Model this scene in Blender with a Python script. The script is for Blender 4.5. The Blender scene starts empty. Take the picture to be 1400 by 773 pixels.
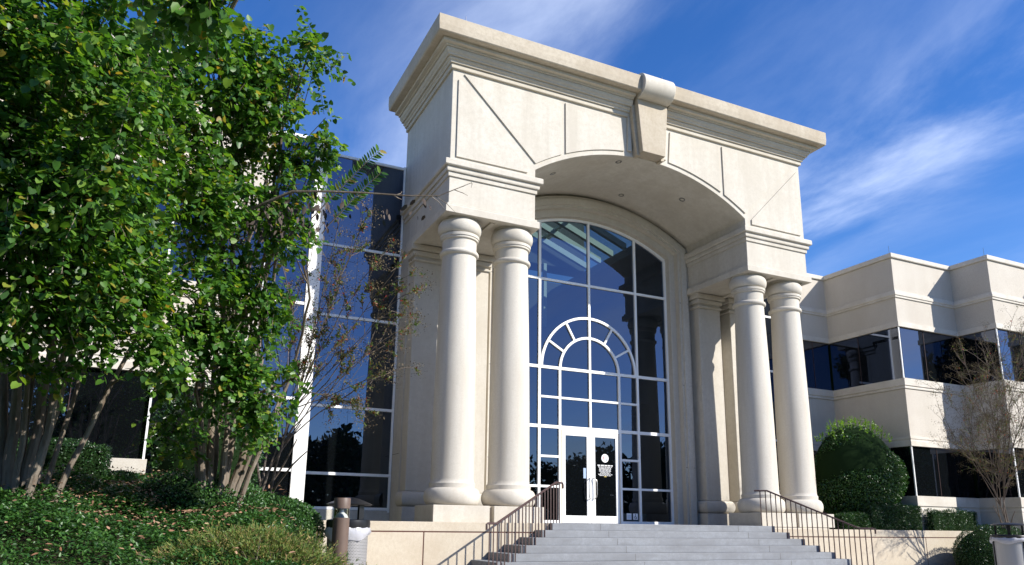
import bpy, math, random
import numpy as np
from mathutils import Vector, Matrix

S = bpy.context.scene
COL = S.collection
# ---------------------------------------------------------------- camera
FPX, YAW, PIT, ROL = 1038.476, math.radians(25.51), math.radians(13.502), math.radians(.759)
CAM = np.array([-11.206, -15.287, -.044])
F_ = np.array([math.sin(YAW)*math.cos(PIT), math.cos(YAW)*math.cos(PIT), math.sin(PIT)])
R_ = np.array([math.cos(YAW), -math.sin(YAW), 0.]); U_ = np.cross(R_, F_)
R2 = R_*math.cos(ROL)+U_*math.sin(ROL); U2 = -R_*math.sin(ROL)+U_*math.cos(ROL)
cd = bpy.data.cameras.new('camera'); cam = bpy.data.objects.new('camera', cd); COL.objects.link(cam)
m = Matrix(((R2[0], U2[0], -F_[0], CAM[0]), (R2[1], U2[1], -F_[1], CAM[1]), (R2[2], U2[2], -F_[2], CAM[2]), (0, 0, 0, 1)))
cam.matrix_world = m
cd.sensor_width = 36; cd.lens = FPX/1400*36; cd.shift_y = 81.411/1400
cd.clip_start = .1; cd.clip_end = 3000
S.camera = cam

def at(u, v, d):
    """world point at distance d (m along the view axis) behind photo pixel (u, v)"""
    r = F_+R2*(u-700)/FPX-U2*(v-467.911)/FPX
    return Vector(CAM+r*d)

# ---------------------------------------------------------------- sky and sun
TO_SUN = Vector((.90, -1.0, .88)).normalized()
EL = math.asin(TO_SUN.z); AZ = math.atan2(TO_SUN.x, TO_SUN.y)
W = bpy.data.worlds.new('World'); S.world = W; W.use_nodes = True
nt = W.node_tree; nt.nodes.clear()
def N(nt, typ, **kw):
    n = nt.nodes.new(typ)
    for k, v in kw.items(): setattr(n, k, v)
    return n
out = N(nt, 'ShaderNodeOutputWorld'); bg = N(nt, 'ShaderNodeBackground'); bg.inputs[1].default_value = .118
sky = N(nt, 'ShaderNodeTexSky', sky_type='NISHITA', sun_disc=False, sun_elevation=EL, sun_rotation=AZ)
sky.air_density = 1.0; sky.dust_density = .25; sky.ozone_density = 4.0; sky.altitude = 300
# thin cirrus: stretched noise over the direction vector, projected on a high plane
tc = N(nt, 'ShaderNodeTexCoord'); sep = N(nt, 'ShaderNodeSeparateXYZ'); nt.links.new(tc.outputs['Generated'], sep.inputs[0])
def wm(op, a, b=None):
    n = N(nt, 'ShaderNodeMath', operation=op)
    for i, x in enumerate((a, b)):
        if x is None: continue
        if isinstance(x, (int, float)): n.inputs[i].default_value = x
        else: nt.links.new(x, n.inputs[i])
    return n.outputs[0]
zz = wm('ADD', wm('MAXIMUM', sep.outputs[2], 0.0), .12)
px_ = wm('DIVIDE', sep.outputs[0], zz); py_ = wm('DIVIDE', sep.outputs[1], zz)
cmb = N(nt, 'ShaderNodeCombineXYZ'); nt.links.new(px_, cmb.inputs[0]); nt.links.new(py_, cmb.inputs[1])
mp = N(nt, 'ShaderNodeMapping'); nt.links.new(cmb.outputs[0], mp.inputs[0])
CLOUD_ROT, CLOUD_OFF = math.radians(6), (1.3, .4, 0)
mp.inputs['Rotation'].default_value = (0, 0, CLOUD_ROT); mp.inputs['Location'].default_value = CLOUD_OFF
mp.inputs['Scale'].default_value = (1.9, .85, 1)
n1 = N(nt, 'ShaderNodeTexNoise'); n1.inputs['Scale'].default_value = 1.1; n1.inputs['Detail'].default_value = 9; n1.inputs['Roughness'].default_value = .6; n1.inputs['Distortion'].default_value = .35
nt.links.new(mp.outputs[0], n1.inputs['Vector'])
n2 = N(nt, 'ShaderNodeTexNoise'); n2.inputs['Scale'].default_value = .8; n2.inputs['Detail'].default_value = 2
nt.links.new(mp.outputs[0], n2.inputs['Vector'])
mr = N(nt, 'ShaderNodeMapRange'); mr.inputs[1].default_value = .37; mr.inputs[2].default_value = .74; mr.interpolation_type = 'SMOOTHSTEP'; nt.links.new(n1.outputs[0], mr.inputs[0])
mr2 = N(nt, 'ShaderNodeMapRange'); mr2.inputs[1].default_value = .38; mr2.inputs[2].default_value = .62; nt.links.new(n2.outputs[0], mr2.inputs[0])
# cloud bands run roughly along the building's depth, broken up by the second noise
band = wm('ADD', wm('MULTIPLY', wm('COSINE', wm('MULTIPLY', wm('ADD', px_, wm('MULTIPLY', wm('SUBTRACT', n2.outputs[0], .5), .35)), 2*math.pi/.92), None) if False else wm('COSINE', wm('MULTIPLY', wm('SUBTRACT', wm('ADD', px_, wm('MULTIPLY', wm('SUBTRACT', n2.outputs[0], .5), .35)), 1.40), 2*math.pi/.92)), .5), .5)
lft = N(nt, 'ShaderNodeMapRange'); lft.inputs[1].default_value = .15; lft.inputs[2].default_value = .7; lft.inputs[3].default_value = .35; nt.links.new(px_, lft.inputs[0])
cf = wm('MULTIPLY', wm('MULTIPLY', wm('MULTIPLY', mr.outputs[0], lft.outputs[0]), wm('ADD', wm('MULTIPLY', wm('POWER', band, 1.5), .85), .18)), .60)
mx = N(nt, 'ShaderNodeMix', data_type='RGBA'); nt.links.new(cf, mx.inputs['Factor'])
hs = N(nt, 'ShaderNodeHueSaturation'); hs.inputs['Hue'].default_value = .512; hs.inputs['Saturation'].default_value = 1.26; hs.inputs['Value'].default_value = 1.0
nt.links.new(sky.outputs[0], hs.inputs['Color']); nt.links.new(hs.outputs[0], mx.inputs['A'])
mx.inputs['B'].default_value = (5.6, 6.3, 7.9, 1)
nt.links.new(mx.outputs['Result'], bg.inputs[0]); nt.links.new(bg.outputs[0], out.inputs[0])
sd = bpy.data.lights.new('sun', 'SUN'); sd.energy = 4.5; sd.angle = math.radians(.53); sd.color = (1, .955, .88)
sun = bpy.data.objects.new('sun', sd); COL.objects.link(sun); sun.rotation_euler = TO_SUN.to_track_quat('Z', 'Y').to_euler(); sun.location = (30, -30, 30)
S.view_settings.view_transform = 'Standard'; S.view_settings.look = 'None'; S.view_settings.gamma = 1; S.view_settings.exposure = 0.76
S.render.engine = 'CYCLES'; S.cycles.max_bounces = 8; S.cycles.transparent_max_bounces = 16
S.cycles.sample_clamp_indirect = 6; S.cycles.caustics_reflective = False; S.cycles.caustics_refractive = False

# ---------------------------------------------------------------- materials
def mat(name, col, rough=.7, spec=.3, metal=0., noise=None, bump=None, island=None, trans=0., coat=0.):
    """noise=(scale, other colour, amount); bump=(scale, strength); island=list of colours by leaf"""
    M = bpy.data.materials.new(name); M.use_nodes = True; t = M.node_tree; b = t.nodes['Principled BSDF']
    b.inputs['Roughness'].default_value = rough; b.inputs['Specular IOR Level'].default_value = spec; b.inputs['Metallic'].default_value = metal
    b.inputs['Base Color'].default_value = (*col, 1); b.inputs['Coat Weight'].default_value = coat
    src = None; g = N(t, 'ShaderNodeTexCoord')
    if noise:
        layers = noise if isinstance(noise, list) else [noise]
        prev = N(t, 'ShaderNodeRGB'); prev.outputs[0].default_value = (*col, 1); src = prev.outputs[0]
        for L in layers:
            sc, c2, amt = L[:3]
            n = N(t, 'ShaderNodeTexNoise'); n.inputs['Detail'].default_value = 6; n.inputs['Roughness'].default_value = .65
            if len(L) > 3:
                q = N(t, 'ShaderNodeMapping'); q.inputs['Scale'].default_value = L[3]; t.links.new(g.outputs['Object'], q.inputs[0]); t.links.new(q.outputs[0], n.inputs['Vector'])
            else: t.links.new(g.outputs['Object'], n.inputs['Vector'])
            n.inputs['Scale'].default_value = sc
            r = N(t, 'ShaderNodeMapRange'); r.inputs[1].default_value = .42; r.inputs[2].default_value = .66; r.inputs[4].default_value = amt
            t.links.new(n.outputs[0], r.inputs[0])
            x = N(t, 'ShaderNodeMix', data_type='RGBA'); t.links.new(r.outputs[0], x.inputs['Factor']); t.links.new(src, x.inputs['A']); x.inputs['B'].default_value = (*c2, 1)
            src = x.outputs['Result']
    if island:
        ge = N(t, 'ShaderNodeNewGeometry'); cr = N(t, 'ShaderNodeValToRGB'); cr.color_ramp.interpolation = 'LINEAR'
        e = cr.color_ramp.elements; e[0].color = (*island[0][1], 1); e[0].position = island[0][0]; e[1].color = (*island[-1][1], 1); e[1].position = island[-1][0]
        for p, c in island[1:-1]: k = e.new(p); k.color = (*c, 1)
        t.links.new(ge.outputs['Random Per Island'], cr.inputs[0]); src = cr.outputs[0]
    if src: t.links.new(src, b.inputs['Base Color'])
    if bump:
        n = N(t, 'ShaderNodeTexNoise'); n.inputs['Scale'].default_value = bump[0]; n.inputs['Detail'].default_value = 5; t.links.new(g.outputs['Object'], n.inputs['Vector'])
        bp = N(t, 'ShaderNodeBump'); bp.inputs['Strength'].default_value = bump[1]; bp.inputs['Distance'].default_value = .01
        t.links.new(n.outputs[0], bp.inputs['Height']); t.links.new(bp.outputs[0], b.inputs['Normal'])
    if trans:
        o = t.nodes['Material Output']; tr = N(t, 'ShaderNodeBsdfTranslucent'); ms = N(t, 'ShaderNodeMixShader'); ms.inputs[0].default_value = trans
        hsv = N(t, 'ShaderNodeHueSaturation'); hsv.inputs['Value'].default_value = 2.6; hsv.inputs['Hue'].default_value = .485; hsv.inputs['Saturation'].default_value = 1.1
        if src: t.links.new(src, hsv.inputs['Color'])
        else: hsv.inputs['Color'].default_value = (*col, 1)
        t.links.new(hsv.outputs[0], tr.inputs[0]); t.links.new(b.outputs[0], ms.inputs[1]); t.links.new(tr.outputs[0], ms.inputs[2]); t.links.new(ms.outputs[0], o.inputs[0])
    return M

def glass_mat(name, refl, tint, through, thr_col, wav=.0):
    """coated dark glazing: mirror part over a tinted see-through part"""
    M = bpy.data.materials.new(name); M.use_nodes = True; t = M.node_tree; t.nodes.clear()
    o = N(t, 'ShaderNodeOutputMaterial'); gl = N(t, 'ShaderNodeBsdfGlossy'); gl.inputs['Color'].default_value = (*tint, 1); gl.inputs['Roughness'].default_value = 0
    fr = N(t, 'ShaderNodeFresnel'); fr.inputs[0].default_value = 1.5
    ad = N(t, 'ShaderNodeMath', operation='ADD', use_clamp=True); t.links.new(fr.outputs[0], ad.inputs[0]); ad.inputs[1].default_value = refl
    tp = N(t, 'ShaderNodeBsdfTransparent'); tp.inputs[0].default_value = (*thr_col, 1)
    df = N(t, 'ShaderNodeBsdfDiffuse'); df.inputs[0].default_value = (.004, .005, .006, 1)
    m1 = N(t, 'ShaderNodeMixShader'); m1.inputs[0].default_value = through; t.links.new(df.outputs[0], m1.inputs[1]); t.links.new(tp.outputs[0], m1.inputs[2])
    m2 = N(t, 'ShaderNodeMixShader'); t.links.new(ad.outputs[0], m2.inputs[0]); t.links.new(m1.outputs[0], m2.inputs[1]); t.links.new(gl.outputs[0], m2.inputs[2])
    if wav:
        g = N(t, 'ShaderNodeTexCoord'); n = N(t, 'ShaderNodeTexNoise'); n.inputs['Scale'].default_value = .9; n.inputs['Detail'].default_value = 1; t.links.new(g.outputs['Object'], n.inputs['Vector'])
        bp = N(t, 'ShaderNodeBump'); bp.inputs['Strength'].default_value = wav; bp.inputs['Distance'].default_value = .02; t.links.new(n.outputs[0], bp.inputs['Height']); t.links.new(bp.outputs[0], gl.inputs['Normal'])
    t.links.new(m2.outputs[0], o.inputs[0]); return M

stone = mat('precast_stone', (.62, .585, .515), .82, .25, noise=[(.55, (.50, .45, .37), .7), (1.6, (.47, .425, .355), .65, (1.5, 1.5, .10)), (9, (.47, .43, .36), .5), (70, (.44, .40, .33), .55)], bump=(120, .12))
stone_col = mat('column_stone', (.60, .565, .495), .82, .25, noise=[(2.2, (.47, .425, .35), .75, (1, 1, .12)), (26, (.47, .43, .36), .35), (90, (.42, .38, .32), .5)], bump=(140, .15))
stone_mid = mat('moulding_stone', (.57, .525, .44), .85, .25, noise=[(.8, (.49, .43, .34), .8), (12, (.44, .39, .31), .5), (80, (.42, .38, .31), .5)], bump=(100, .15))
stone_dark = mat('weathered_stone', (.53, .47, .375), .85, .22, noise=[(1.0, (.42, .355, .265), .9, (1, 1, .5)), (11, (.38, .32, .24), .6), (80, (.36, .31, .24), .5)], bump=(90, .2))
stone_wall = mat('planter_stone', (.57, .505, .40), .85, .2, noise=[(1.6, (.48, .40, .30), .7), (18, (.45, .38, .29), .5, (1, 1, .6)), (110, (.36, .31, .24), .6)], bump=(80, .3))
wingstone = mat('panel_stone', (.63, .59, .52), .85, .2, noise=[(.8, (.54, .49, .42), .8), (1.8, (.52, .48, .41), .5, (1, 1, .15)), (45, (.42, .37, .31), .7), (140, (.40, .36, .30), .5)], bump=(60, .35))
wingtrim = mat('panel_trim_stone', (.65, .61, .54), .85, .2, noise=[(2, (.50, .45, .38), .7), (60, (.45, .41, .34), .5)], bump=(60, .15))
concrete = mat('step_concrete', (.27, .285, .305), .85, .2, noise=[(1.4, (.17, .175, .185), 1.0, (.5, 1, 2)), (6, (.19, .195, .205), .7), (30, (.20, .205, .215), .6), (90, (.27, .28, .29), .5)], bump=(70, .25))
paving = mat('paving_concrete', (.52, .49, .44), .9, .2, noise=[(1.2, (.34, .31, .28), .8), (60, (.28, .26, .23), .5)], bump=(60, .2))
asphalt = mat('asphalt', (.06, .06, .062), .9, .2, noise=[(30, (.09, .09, .09), .6)])
soil = mat('soil', (.022, .022, .012), .95, .1, noise=[(8, (.035, .028, .018), .7)], bump=(20, .6))
white = mat('white_aluminium', (.86, .86, .84), .4, .5, noise=(3, (.80, .80, .79), .4))
whitepanel = mat('white_panel', (.84, .83, .80), .45, .4, noise=(2, (.78, .77, .74), .5))
tan = mat('tan_seal', (.38, .28, .14), .7)
redline = mat('joint_sealant', (.10, .045, .035), .8)
seam = mat('seam_shadow_gap', (.10, .09, .075), .9)
railm = mat('painted_steel_rail', (.055, .03, .028), .45, .5, noise=(30, (.10, .055, .045), .5))
bronze = mat('bronze_post', (.125, .085, .065), .5, .4, noise=(12, (.10, .07, .055), .6))
blackpl = mat('black_plastic', (.009, .009, .010), .35, .4)
bagm = mat('bin_liner', (.50, .50, .53), .3, .5, trans=.25, bump=(18, .8))
steel = mat('steel_pull', (.55, .53, .5), .3, .5, metal=1)
cleargl = glass_mat('lens_glass', .1, (1, 1, 1), .95, (.92, .95, .93))
opal = mat('lamp_reflector', (.85, .85, .85), .25, .6)
bark = mat('smooth_bark', (.17, .14, .11), .8, .2, noise=[(5, (.27, .235, .19), .9, (1, 1, .25)), (22, (.12, .085, .06), .8, (1, 1, .15))], bump=(30, .6))
twigm = mat('twig_bark', (.15, .125, .105), .8, .2, noise=(15, (.12, .08, .055), .6))
leafA = mat('redbud_leaf', (.05, .1, .02), .42, .35, island=[(0, (.021, .066, .012)), (.35, (.042, .118, .018)), (.75, (.078, .180, .024)), (.95, (.15, .25, .035)), (1, (.30, .20, .04))], trans=.32)
leafM = mat('myrtle_leaf', (.05, .1, .02), .5, .4, island=[(0, (.04, .09, .015)), (.5, (.09, .14, .03)), (.85, (.12, .07, .025)), (1, (.35, .06, .03))], trans=.3)
seedm = mat('myrtle_seed', (.10, .06, .03), .8, .2, island=[(0, (.09, .065, .04)), (1, (.16, .13, .07))])
deadl = mat('dead_leaf', (.10, .06, .045), .8, .2, island=[(0, (.055, .042, .036)), (1, (.12, .095, .08))])
coverm = mat('groundcover_leaf', (.03, .08, .02), .42, .4, island=[(0, (.016, .055, .012)), (.6, (.034, .10, .018)), (1, (.07, .16, .03))], trans=.15)
fallm = mat('fallen_leaf', (.3, .15, .1), .7, .3, island=[(0, (.22, .10, .055)), (.6, (.34, .19, .12)), (1, (.42, .28, .18))])
junim = mat('juniper_needles', (.1, .15, .04), .6, .3, island=[(0, (.05, .10, .02)), (.5, (.12, .19, .04)), (.8, (.24, .25, .07)), (1, (.34, .20, .10))], trans=.2)
hedgem = mat('hedge_leaf', (.02, .06, .015), .35, .5, island=[(0, (.010, .032, .008)), (.7, (.02, .062, .013)), (1, (.04, .10, .02))], trans=.12)
bushm = mat('bush_leaf', (.03, .08, .015), .34, .5, island=[(0, (.014, .05, .009)), (.7, (.028, .085, .014)), (1, (.06, .14, .022))], trans=.15)
shootm = mat('new_shoot_leaf', (.1, .2, .03), .4, .4, island=[(0, (.08, .18, .02)), (1, (.14, .26, .03))], trans=.3)
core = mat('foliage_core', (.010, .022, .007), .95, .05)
woodm = mat('woodland_leaf', (.03, .07, .015), .7, .2, island=[(0, (.012, .03, .008)), (1, (.035, .065, .02))])
grassm = mat('lawn', (.06, .10, .03), .9, .1, noise=(3, (.10, .12, .05), .7))
G_main = glass_mat('entrance_glass', .09, (.50, .64, .95), .85, (.20, .29, .30), .02)
G_wing = glass_mat('wing_glass', .11, (.62, .72, .98), .0, (.1, .1, .1), .02)
G_bay = glass_mat('bay_glass', .13, (.52, .66, .95), .0, (.1, .1, .1), .02)
G_door = glass_mat('door_glass', .08, (.5, .6, .8), .10, (.2, .25, .25))
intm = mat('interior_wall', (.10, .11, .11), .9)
beamm = mat('skylight_beam', (.62, .68, .62), .7)
convm = mat('convector_enamel', (.22, .34, .36), .5)
paper = mat('paper_notice', (.35, .45, .60), .6)
signw = mat('sign_white', (.85, .85, .85), .5); signr = mat('sign_red', (.6, .05, .06), .5); signb = mat('sign_blue', (.04, .14, .5), .5); signk = mat('sign_black', (.02, .02, .02), .5); signy = mat('sign_yellow', (.6, .45, .12), .5)
canm = mat('downlight_metal', (.25, .25, .24), .35, .5, metal=.8)

# perforated steel sheet (bin body)
perf = mat('perforated_steel', (.36, .35, .345), .45, .5, metal=.3)
t = perf.node_tree; b = t.nodes['Principled BSDF']; g = N(t, 'ShaderNodeTexCoord'); sp = N(t, 'ShaderNodeSeparateXYZ'); t.links.new(g.outputs['Object'], sp.inputs[0])
def pm(op, a, b_=None):
    n = N(t, 'ShaderNodeMath', operation=op)
    for i, x in enumerate((a, b_)):
        if x is None: continue
        if isinstance(x, (int, float)): n.inputs[i].default_value = x
        else: t.links.new(x, n.inputs[i])
    return n.outputs[0]
ang = pm('MULTIPLY', pm('ARCTAN2', sp.outputs[1], sp.outputs[0]), .27/.021)
vz = pm('DIVIDE', sp.outputs[2], .019)
sh = pm('MULTIPLY', pm('MODULO', pm('FLOOR', vz), 2.), .5)
du = pm('SUBTRACT', pm('FRACT', pm('ADD', ang, sh)), .5); dv = pm('SUBTRACT', pm('FRACT', vz), .5)
dd = pm('SQRT', pm('ADD', pm('MULTIPLY', du, du), pm('MULTIPLY', dv, dv)))
hole = pm('LESS_THAN', dd, .27)
x = N(t, 'ShaderNodeMix', data_type='RGBA'); t.links.new(hole, x.inputs['Factor']); x.inputs['A'].default_value = (.36, .35, .345, 1); x.inputs['B'].default_value = (.02, .02, .02, 1); t.links.new(x.outputs['Result'], b.inputs['Base Color'])

# ---------------------------------------------------------------- mesh helpers
class MB:
    def __init__(s): s.v = []; s.f = []; s.m = []; s.mi = 0
    def add(s, vs, fs):
        o = len(s.v); s.v += [tuple(p) for p in vs]; s.f += [tuple(i+o for i in f) for f in fs]; s.m += [s.mi]*len(fs); return s
    def box(s, x0, x1, y0, y1, z0, z1):
        return s.add([(x0, y0, z0), (x1, y0, z0), (x1, y1, z0), (x0, y1, z0), (x0, y0, z1), (x1, y0, z1), (x1, y1, z1), (x0, y1, z1)],
                     [(0, 3, 2, 1), (4, 5, 6, 7), (0, 1, 5, 4), (1, 2, 6, 5), (2, 3, 7, 6), (3, 0, 4, 7)])
    def prism(s, poly, y0, y1):
        """polygon in (x,z) extruded along y"""
        n = len(poly); vs = [(p[0], y0, p[1]) for p in poly]+[(p[0], y1, p[1]) for p in poly]
        return s.add(vs, [tuple(range(n)), tuple(range(2*n-1, n-1, -1))]+[(i, i+n, (i+1) % n+n, (i+1) % n) for i in range(n)])
    def plan(s, poly, z0, z1):
        n = len(poly); vs = [(p[0], p[1], z0) for p in poly]+[(p[0], p[1], z1) for p in poly]
        return s.add(vs, [tuple(range(n-1, -1, -1)), tuple(range(n, 2*n))]+[(i, (i+1) % n, (i+1) % n+n, i+n) for i in range(n)])
    def sweep(s, path, prof, side=1, closed=False):
        """mitred sweep of a closed profile [(offset, z)] along a 2-D path; offset grows to the right of travel when side=1"""
        n = len(path); P = [Vector((p[0], p[1])) for p in path]; rows = []
        for i in range(n):
            a = P[i]-P[i-1] if (i > 0 or closed) else None
            b = P[(i+1) % n]-P[i] if (i < n-1 or closed) else None
            if a is None: a = b
            if b is None: b = a
            a = a.normalized(); b = b.normalized()
            na = Vector((a.y, -a.x))*side; nb = Vector((b.y, -b.x))*side
            mt = (na+nb)/(1+na.dot(nb))
            rows.append([(P[i].x+mt.x*o, P[i].y+mt.y*o, z) for o, z in prof])
        k = len(prof); vs = [q for r in rows for q in r]; fs = []
        for i in range(n if closed else n-1):
            j = (i+1) % n
            for q in range(k): fs.append((i*k+q, i*k+(q+1) % k, j*k+(q+1) % k, j*k+q))
        if not closed: fs += [tuple(range(k)), tuple((n-1)*k+q for q in range(k-1, -1, -1))]
        return s.add(vs, fs)
    def lathe(s, prof, c, n=40, cap=True):
        cx, cy, cz = c; vs = []; fs = []
        for r, z in prof:
            for i in range(n): a = 2*math.pi*i/n; vs.append((cx+r*math.cos(a), cy+r*math.sin(a), cz+z))
        for j in range(len(prof)-1):
            for i in range(n): fs.append((j*n+i, j*n+(i+1) % n, (j+1)*n+(i+1) % n, (j+1)*n+i))
        if cap: fs += [tuple(range(n-1, -1, -1)), tuple((len(prof)-1)*n+i for i in range(n))]
        return s.add(vs, fs)
    def tube(s, pts, rad, n=6, cap=True):
        pts = [Vector(p) for p in pts]
        if isinstance(rad, (int, float)): rad = [rad]*len(pts)
        vs = []; fs = []; ref = None
        for i, p in enumerate(pts):
            d = (pts[min(i+1, len(pts)-1)]-pts[max(i-1, 0)])
            if d.length < 1e-9: d = Vector((0, 0, 1))
            d.normalize()
            if ref is None: ref = d.orthogonal().normalized()
            ref = (ref-d*ref.dot(d)); ref = ref.normalized() if ref.length > 1e-6 else d.orthogonal().normalized()
            bi = d.cross(ref)
            for k in range(n):
                a = 2*math.pi*k/n; q = p+(ref*math.cos(a)+bi*math.sin(a))*rad[i]; vs.append((q.x, q.y, q.z))
        for i in range(len(pts)-1):
            for k in range(n): fs.append((i*n+k, i*n+(k+1) % n, (i+1)*n+(k+1) % n, (i+1)*n+k))
        if cap: fs += [tuple(range(n-1, -1, -1)), tuple((len(pts)-1)*n+k for k in range(n))]
        return s.add(vs, fs)
    def build(s, name, mats, parent=None, smooth=False, bevel=0, fix=True, loc=None):
        import bmesh
        me = bpy.data.meshes.new(name); v = s.v
        if loc is not None: v = [(p[0]-loc[0], p[1]-loc[1], p[2]-loc[2]) for p in v]
        me.from_pydata(v, [], s.f)
        mats = mats if isinstance(mats, (list, tuple)) else [mats]
        for q in mats: me.materials.append(q)
        if any(s.m): me.polygons.foreach_set('material_index', s.m)
        if fix:
            bm = bmesh.new(); bm.from_mesh(me); bmesh.ops.recalc_face_normals(bm, faces=bm.faces); bm.to_mesh(me); bm.free()
        o = bpy.data.objects.new(name, me); COL.objects.link(o)
        if loc is not None: o.location = loc
        if parent is not None:
            o.parent = parent
            if loc is None: o.matrix_parent_inverse = Matrix.Identity(4); o.location = tuple(-c for c in abspos(parent))
            else: o.location = tuple(loc[i]-abspos(parent)[i] for i in range(3))
        if smooth:
            me.polygons.foreach_set('use_smooth', [True]*len(me.polygons))
            me.set_sharp_from_angle(angle=math.radians(38))
        if bevel:
            bv = o.modifiers.new('edge', 'BEVEL'); bv.width = bevel; bv.segments = 2; bv.limit_method = 'ANGLE'; bv.angle_limit = math.radians(40)
        return o
def abspos(o):
    p = Vector(o.location); q = o.parent
    while q is not None: p = p+Vector(q.location); q = q.parent
    return p
def tag(o, label=None, cat=None, group=None, kind=None):
    if label: o['label'] = label
    if cat: o['category'] = cat
    if group: o['group'] = group
    if kind: o['kind'] = kind
    return o
def thing(name, loc, label, cat, group=None):
    o = bpy.data.objects.new(name, None); COL.objects.link(o); o.location = loc; o.empty_display_size = .2
    return tag(o, label, cat, group)

def arch(hw, zs, za, n=32, x0=None, x1=None):
    """points of the segmental arch from +hw to -hw"""
    h = za-zs; R = (hw*hw+h*h)/(2*h); zc = za-R; a = math.asin(hw/R)
    return [(R*math.sin(a-2*a*i/n), zc+R*math.cos(a-2*a*i/n)) for i in range(n+1)], R, zc

H = .151
# ---------------------------------------------------------------- ground
def sstep(a, b, x):
    t = min(1, max(0, (x-a)/(b-a))); return t*t*(3-2*t)
def pave_z(x, y): return -1.06-.60*sstep(-5.5, -13.5, y)+ .22*sstep(-6.2, -8.3, x)*sstep(-9, -6, y)*(1-sstep(-1.5,-.5,y)*0)
def lerp_t(tab, x):
    if x <= tab[0][0]: return tab[0][1]
    for (a, va), (b, vb) in zip(tab, tab[1:]):
        if x <= b: return va+(vb-va)*(x-a)/(b-a)
    return tab[-1][1]
def bed_z(x, y):
    b = lerp_t([(-14.5, -1.66), (-12.5, -1.15), (-9, -.62), (-5, -.05), (-3, .22), (0, .32)], y)
    b += .16*sstep(-10.5, -12.5, x)
    b += .05*math.sin(x*1.9+1)*math.cos(y*1.5)
    edge = sstep(-9.15, -9.9, x) if y < -5 else sstep(-8.75, -9.6, x) if y < -1 else sstep(-8.2, -9.2, x)
    p = pave_z(x, y)-.05
    return p+(max(b, p)-p)*edge
def grid_obj(name, xs, ys, zf, mt):
    v = [(x, y, zf(x, y)) for y in ys for x in xs]; n = len(xs)
    f = [(j*n+i, j*n+i+1, (j+1)*n+i+1, (j+1)*n+i) for j in range(len(ys)-1) for i in range(n-1)]
    q = MB(); q.v = v; q.f = f; q.m = [0]*len(f); return q.build(name, mt, smooth=True, fix=False)
xs = [-400, -120, -60, -30, -22]+[-20+.5*i for i in range(0, 81)]+[24, 35, 60, 120, 400]
ys = [-400, -150, -60, -35, -24]+[-20+.5*i for i in range(0, 61)]+[14, 30, 80, 200, 600]
tag(grid_obj('ground', xs, ys, lambda x, y: pave_z(x, y)-.03 if y > -22 else -1.69, grassm), kind='structure')
tag(grid_obj('pavement', [-10+.5*i for i in range(61)], [-16+.5*i for i in range(32)], lambda x, y: pave_z(x, y), paving), kind='structure')
tag(MB().box(-60, 60, -36, -24, -1.75, -1.66).build('road', asphalt), kind='structure')
tag(MB().box(-60, 60, -24, -23.8, -1.8, -1.54).build('kerb', concrete, bevel=.02), kind='structure')
tag(grid_obj('planting_bed', [-20+.3*i for i in range(41)], [-14.5+.3*i for i in range(58)], bed_z, soil), kind='structure')
tag(grid_obj('right_planting_bed', [6.05+.5*i for i in range(24)], [-.13, .3, 1, 2, 3.4], lambda x, y: -.10+.03*math.sin(x*3), soil), kind='structure')

# ---------------------------------------------------------------- entrance portico
PX, PI_, ZS, ZC, ZF, ZT = 5.575, 3.337, 6.89, 8.18, 10.60, 11.55
por = thing('entrance_portico', (0, 1.6, 0), 'tall cream stone entrance portico with segmental arch, keystone and paired round columns', 'portico')
a1, R1, zc1 = arch(PI_, 8.45, 9.48)
MB().prism([(-PX, ZC), (-PX, ZF+.5), (PX, ZF+.5), (PX, ZC)]+[(PI_, ZC)]+a1+[(-PI_, ZC)], 0, 2.8).build('arch_block', stone, por, bevel=.012)
a2, R2w, zc2 = arch(2.778, 8.067, 8.826)
MB().prism([(-5.50, 0), (-5.50, 10.9), (5.50, 10.9), (5.50, 0), (2.778, 0)]+a2+[(-2.778, 0)], 2.8, 3.15).build('back_wall', stone, por, bevel=.01)
MB().box(-PX, -5.25, 2.802, 3.47, -.3, 8.178).build('rear_pier', stone, por, bevel=.01)
MB().box(5.25, PX, 2.802, 3.47, -.3, 8.178).build('rear_pier', stone, por, bevel=.01)
for sx in (-1, 1):
    q = MB(); x0, x1 = sorted((sx*PI_, sx*PX))
    q.box(x0, x1, 0, 2.8, ZS+.02, ZC).build('entablature', stone, por, bevel=.012)
    path = [(sx*PI_, 2.8), (sx*PI_, 0), (sx*PX, 0), (sx*PX, 3.3)]
    q = MB()
    for pr in ([(-.1, 8.02), (.13, 8.02), (.15, 8.04), (.15, 8.16), (.13, 8.18), (-.1, 8.18)],
               [(-.1, 7.90), (.075, 7.90), (.085, 7.93), (.085, 8.015), (-.1, 8.015)],
               [(-.1, 7.79), (.035, 7.79), (.04, 7.895), (-.1, 7.895)],
               [(-.1, 6.885), (.085, 6.885), (.085, 7.05), (.07, 7.065), (-.1, 7.065)],
               [(-.1, 7.07), (.04, 7.07), (.04, 7.12), (-.1, 7.12)]):
        q.sweep(path, pr, side=sx)
    q.build('pier_cornice', stone, por, bevel=.006)
    # soffit beam lines between columns
    q = MB(); q.box(min(sx*4.36, sx*4.46), max(sx*4.36, sx*4.46), .1, 2.3, 6.86, 6.905)
    q.build('soffit_rib', stone, por)
path = [(-PX, 3.47), (-PX, 0), (PX, 0), (PX, 3.47)]
KG = .62
def cornice(prof, mt, name, gap=None):
    q = MB()
    if gap is None: q.sweep(path, prof, side=1)
    else:
        q.sweep([(-PX, 3.47), (-PX, 0), (-gap, 0)], prof, side=1); q.sweep([(gap, 0), (PX, 0), (PX, 3.47)], prof, side=1)
    return q.build(name, mt, por, bevel=.008)
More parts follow.
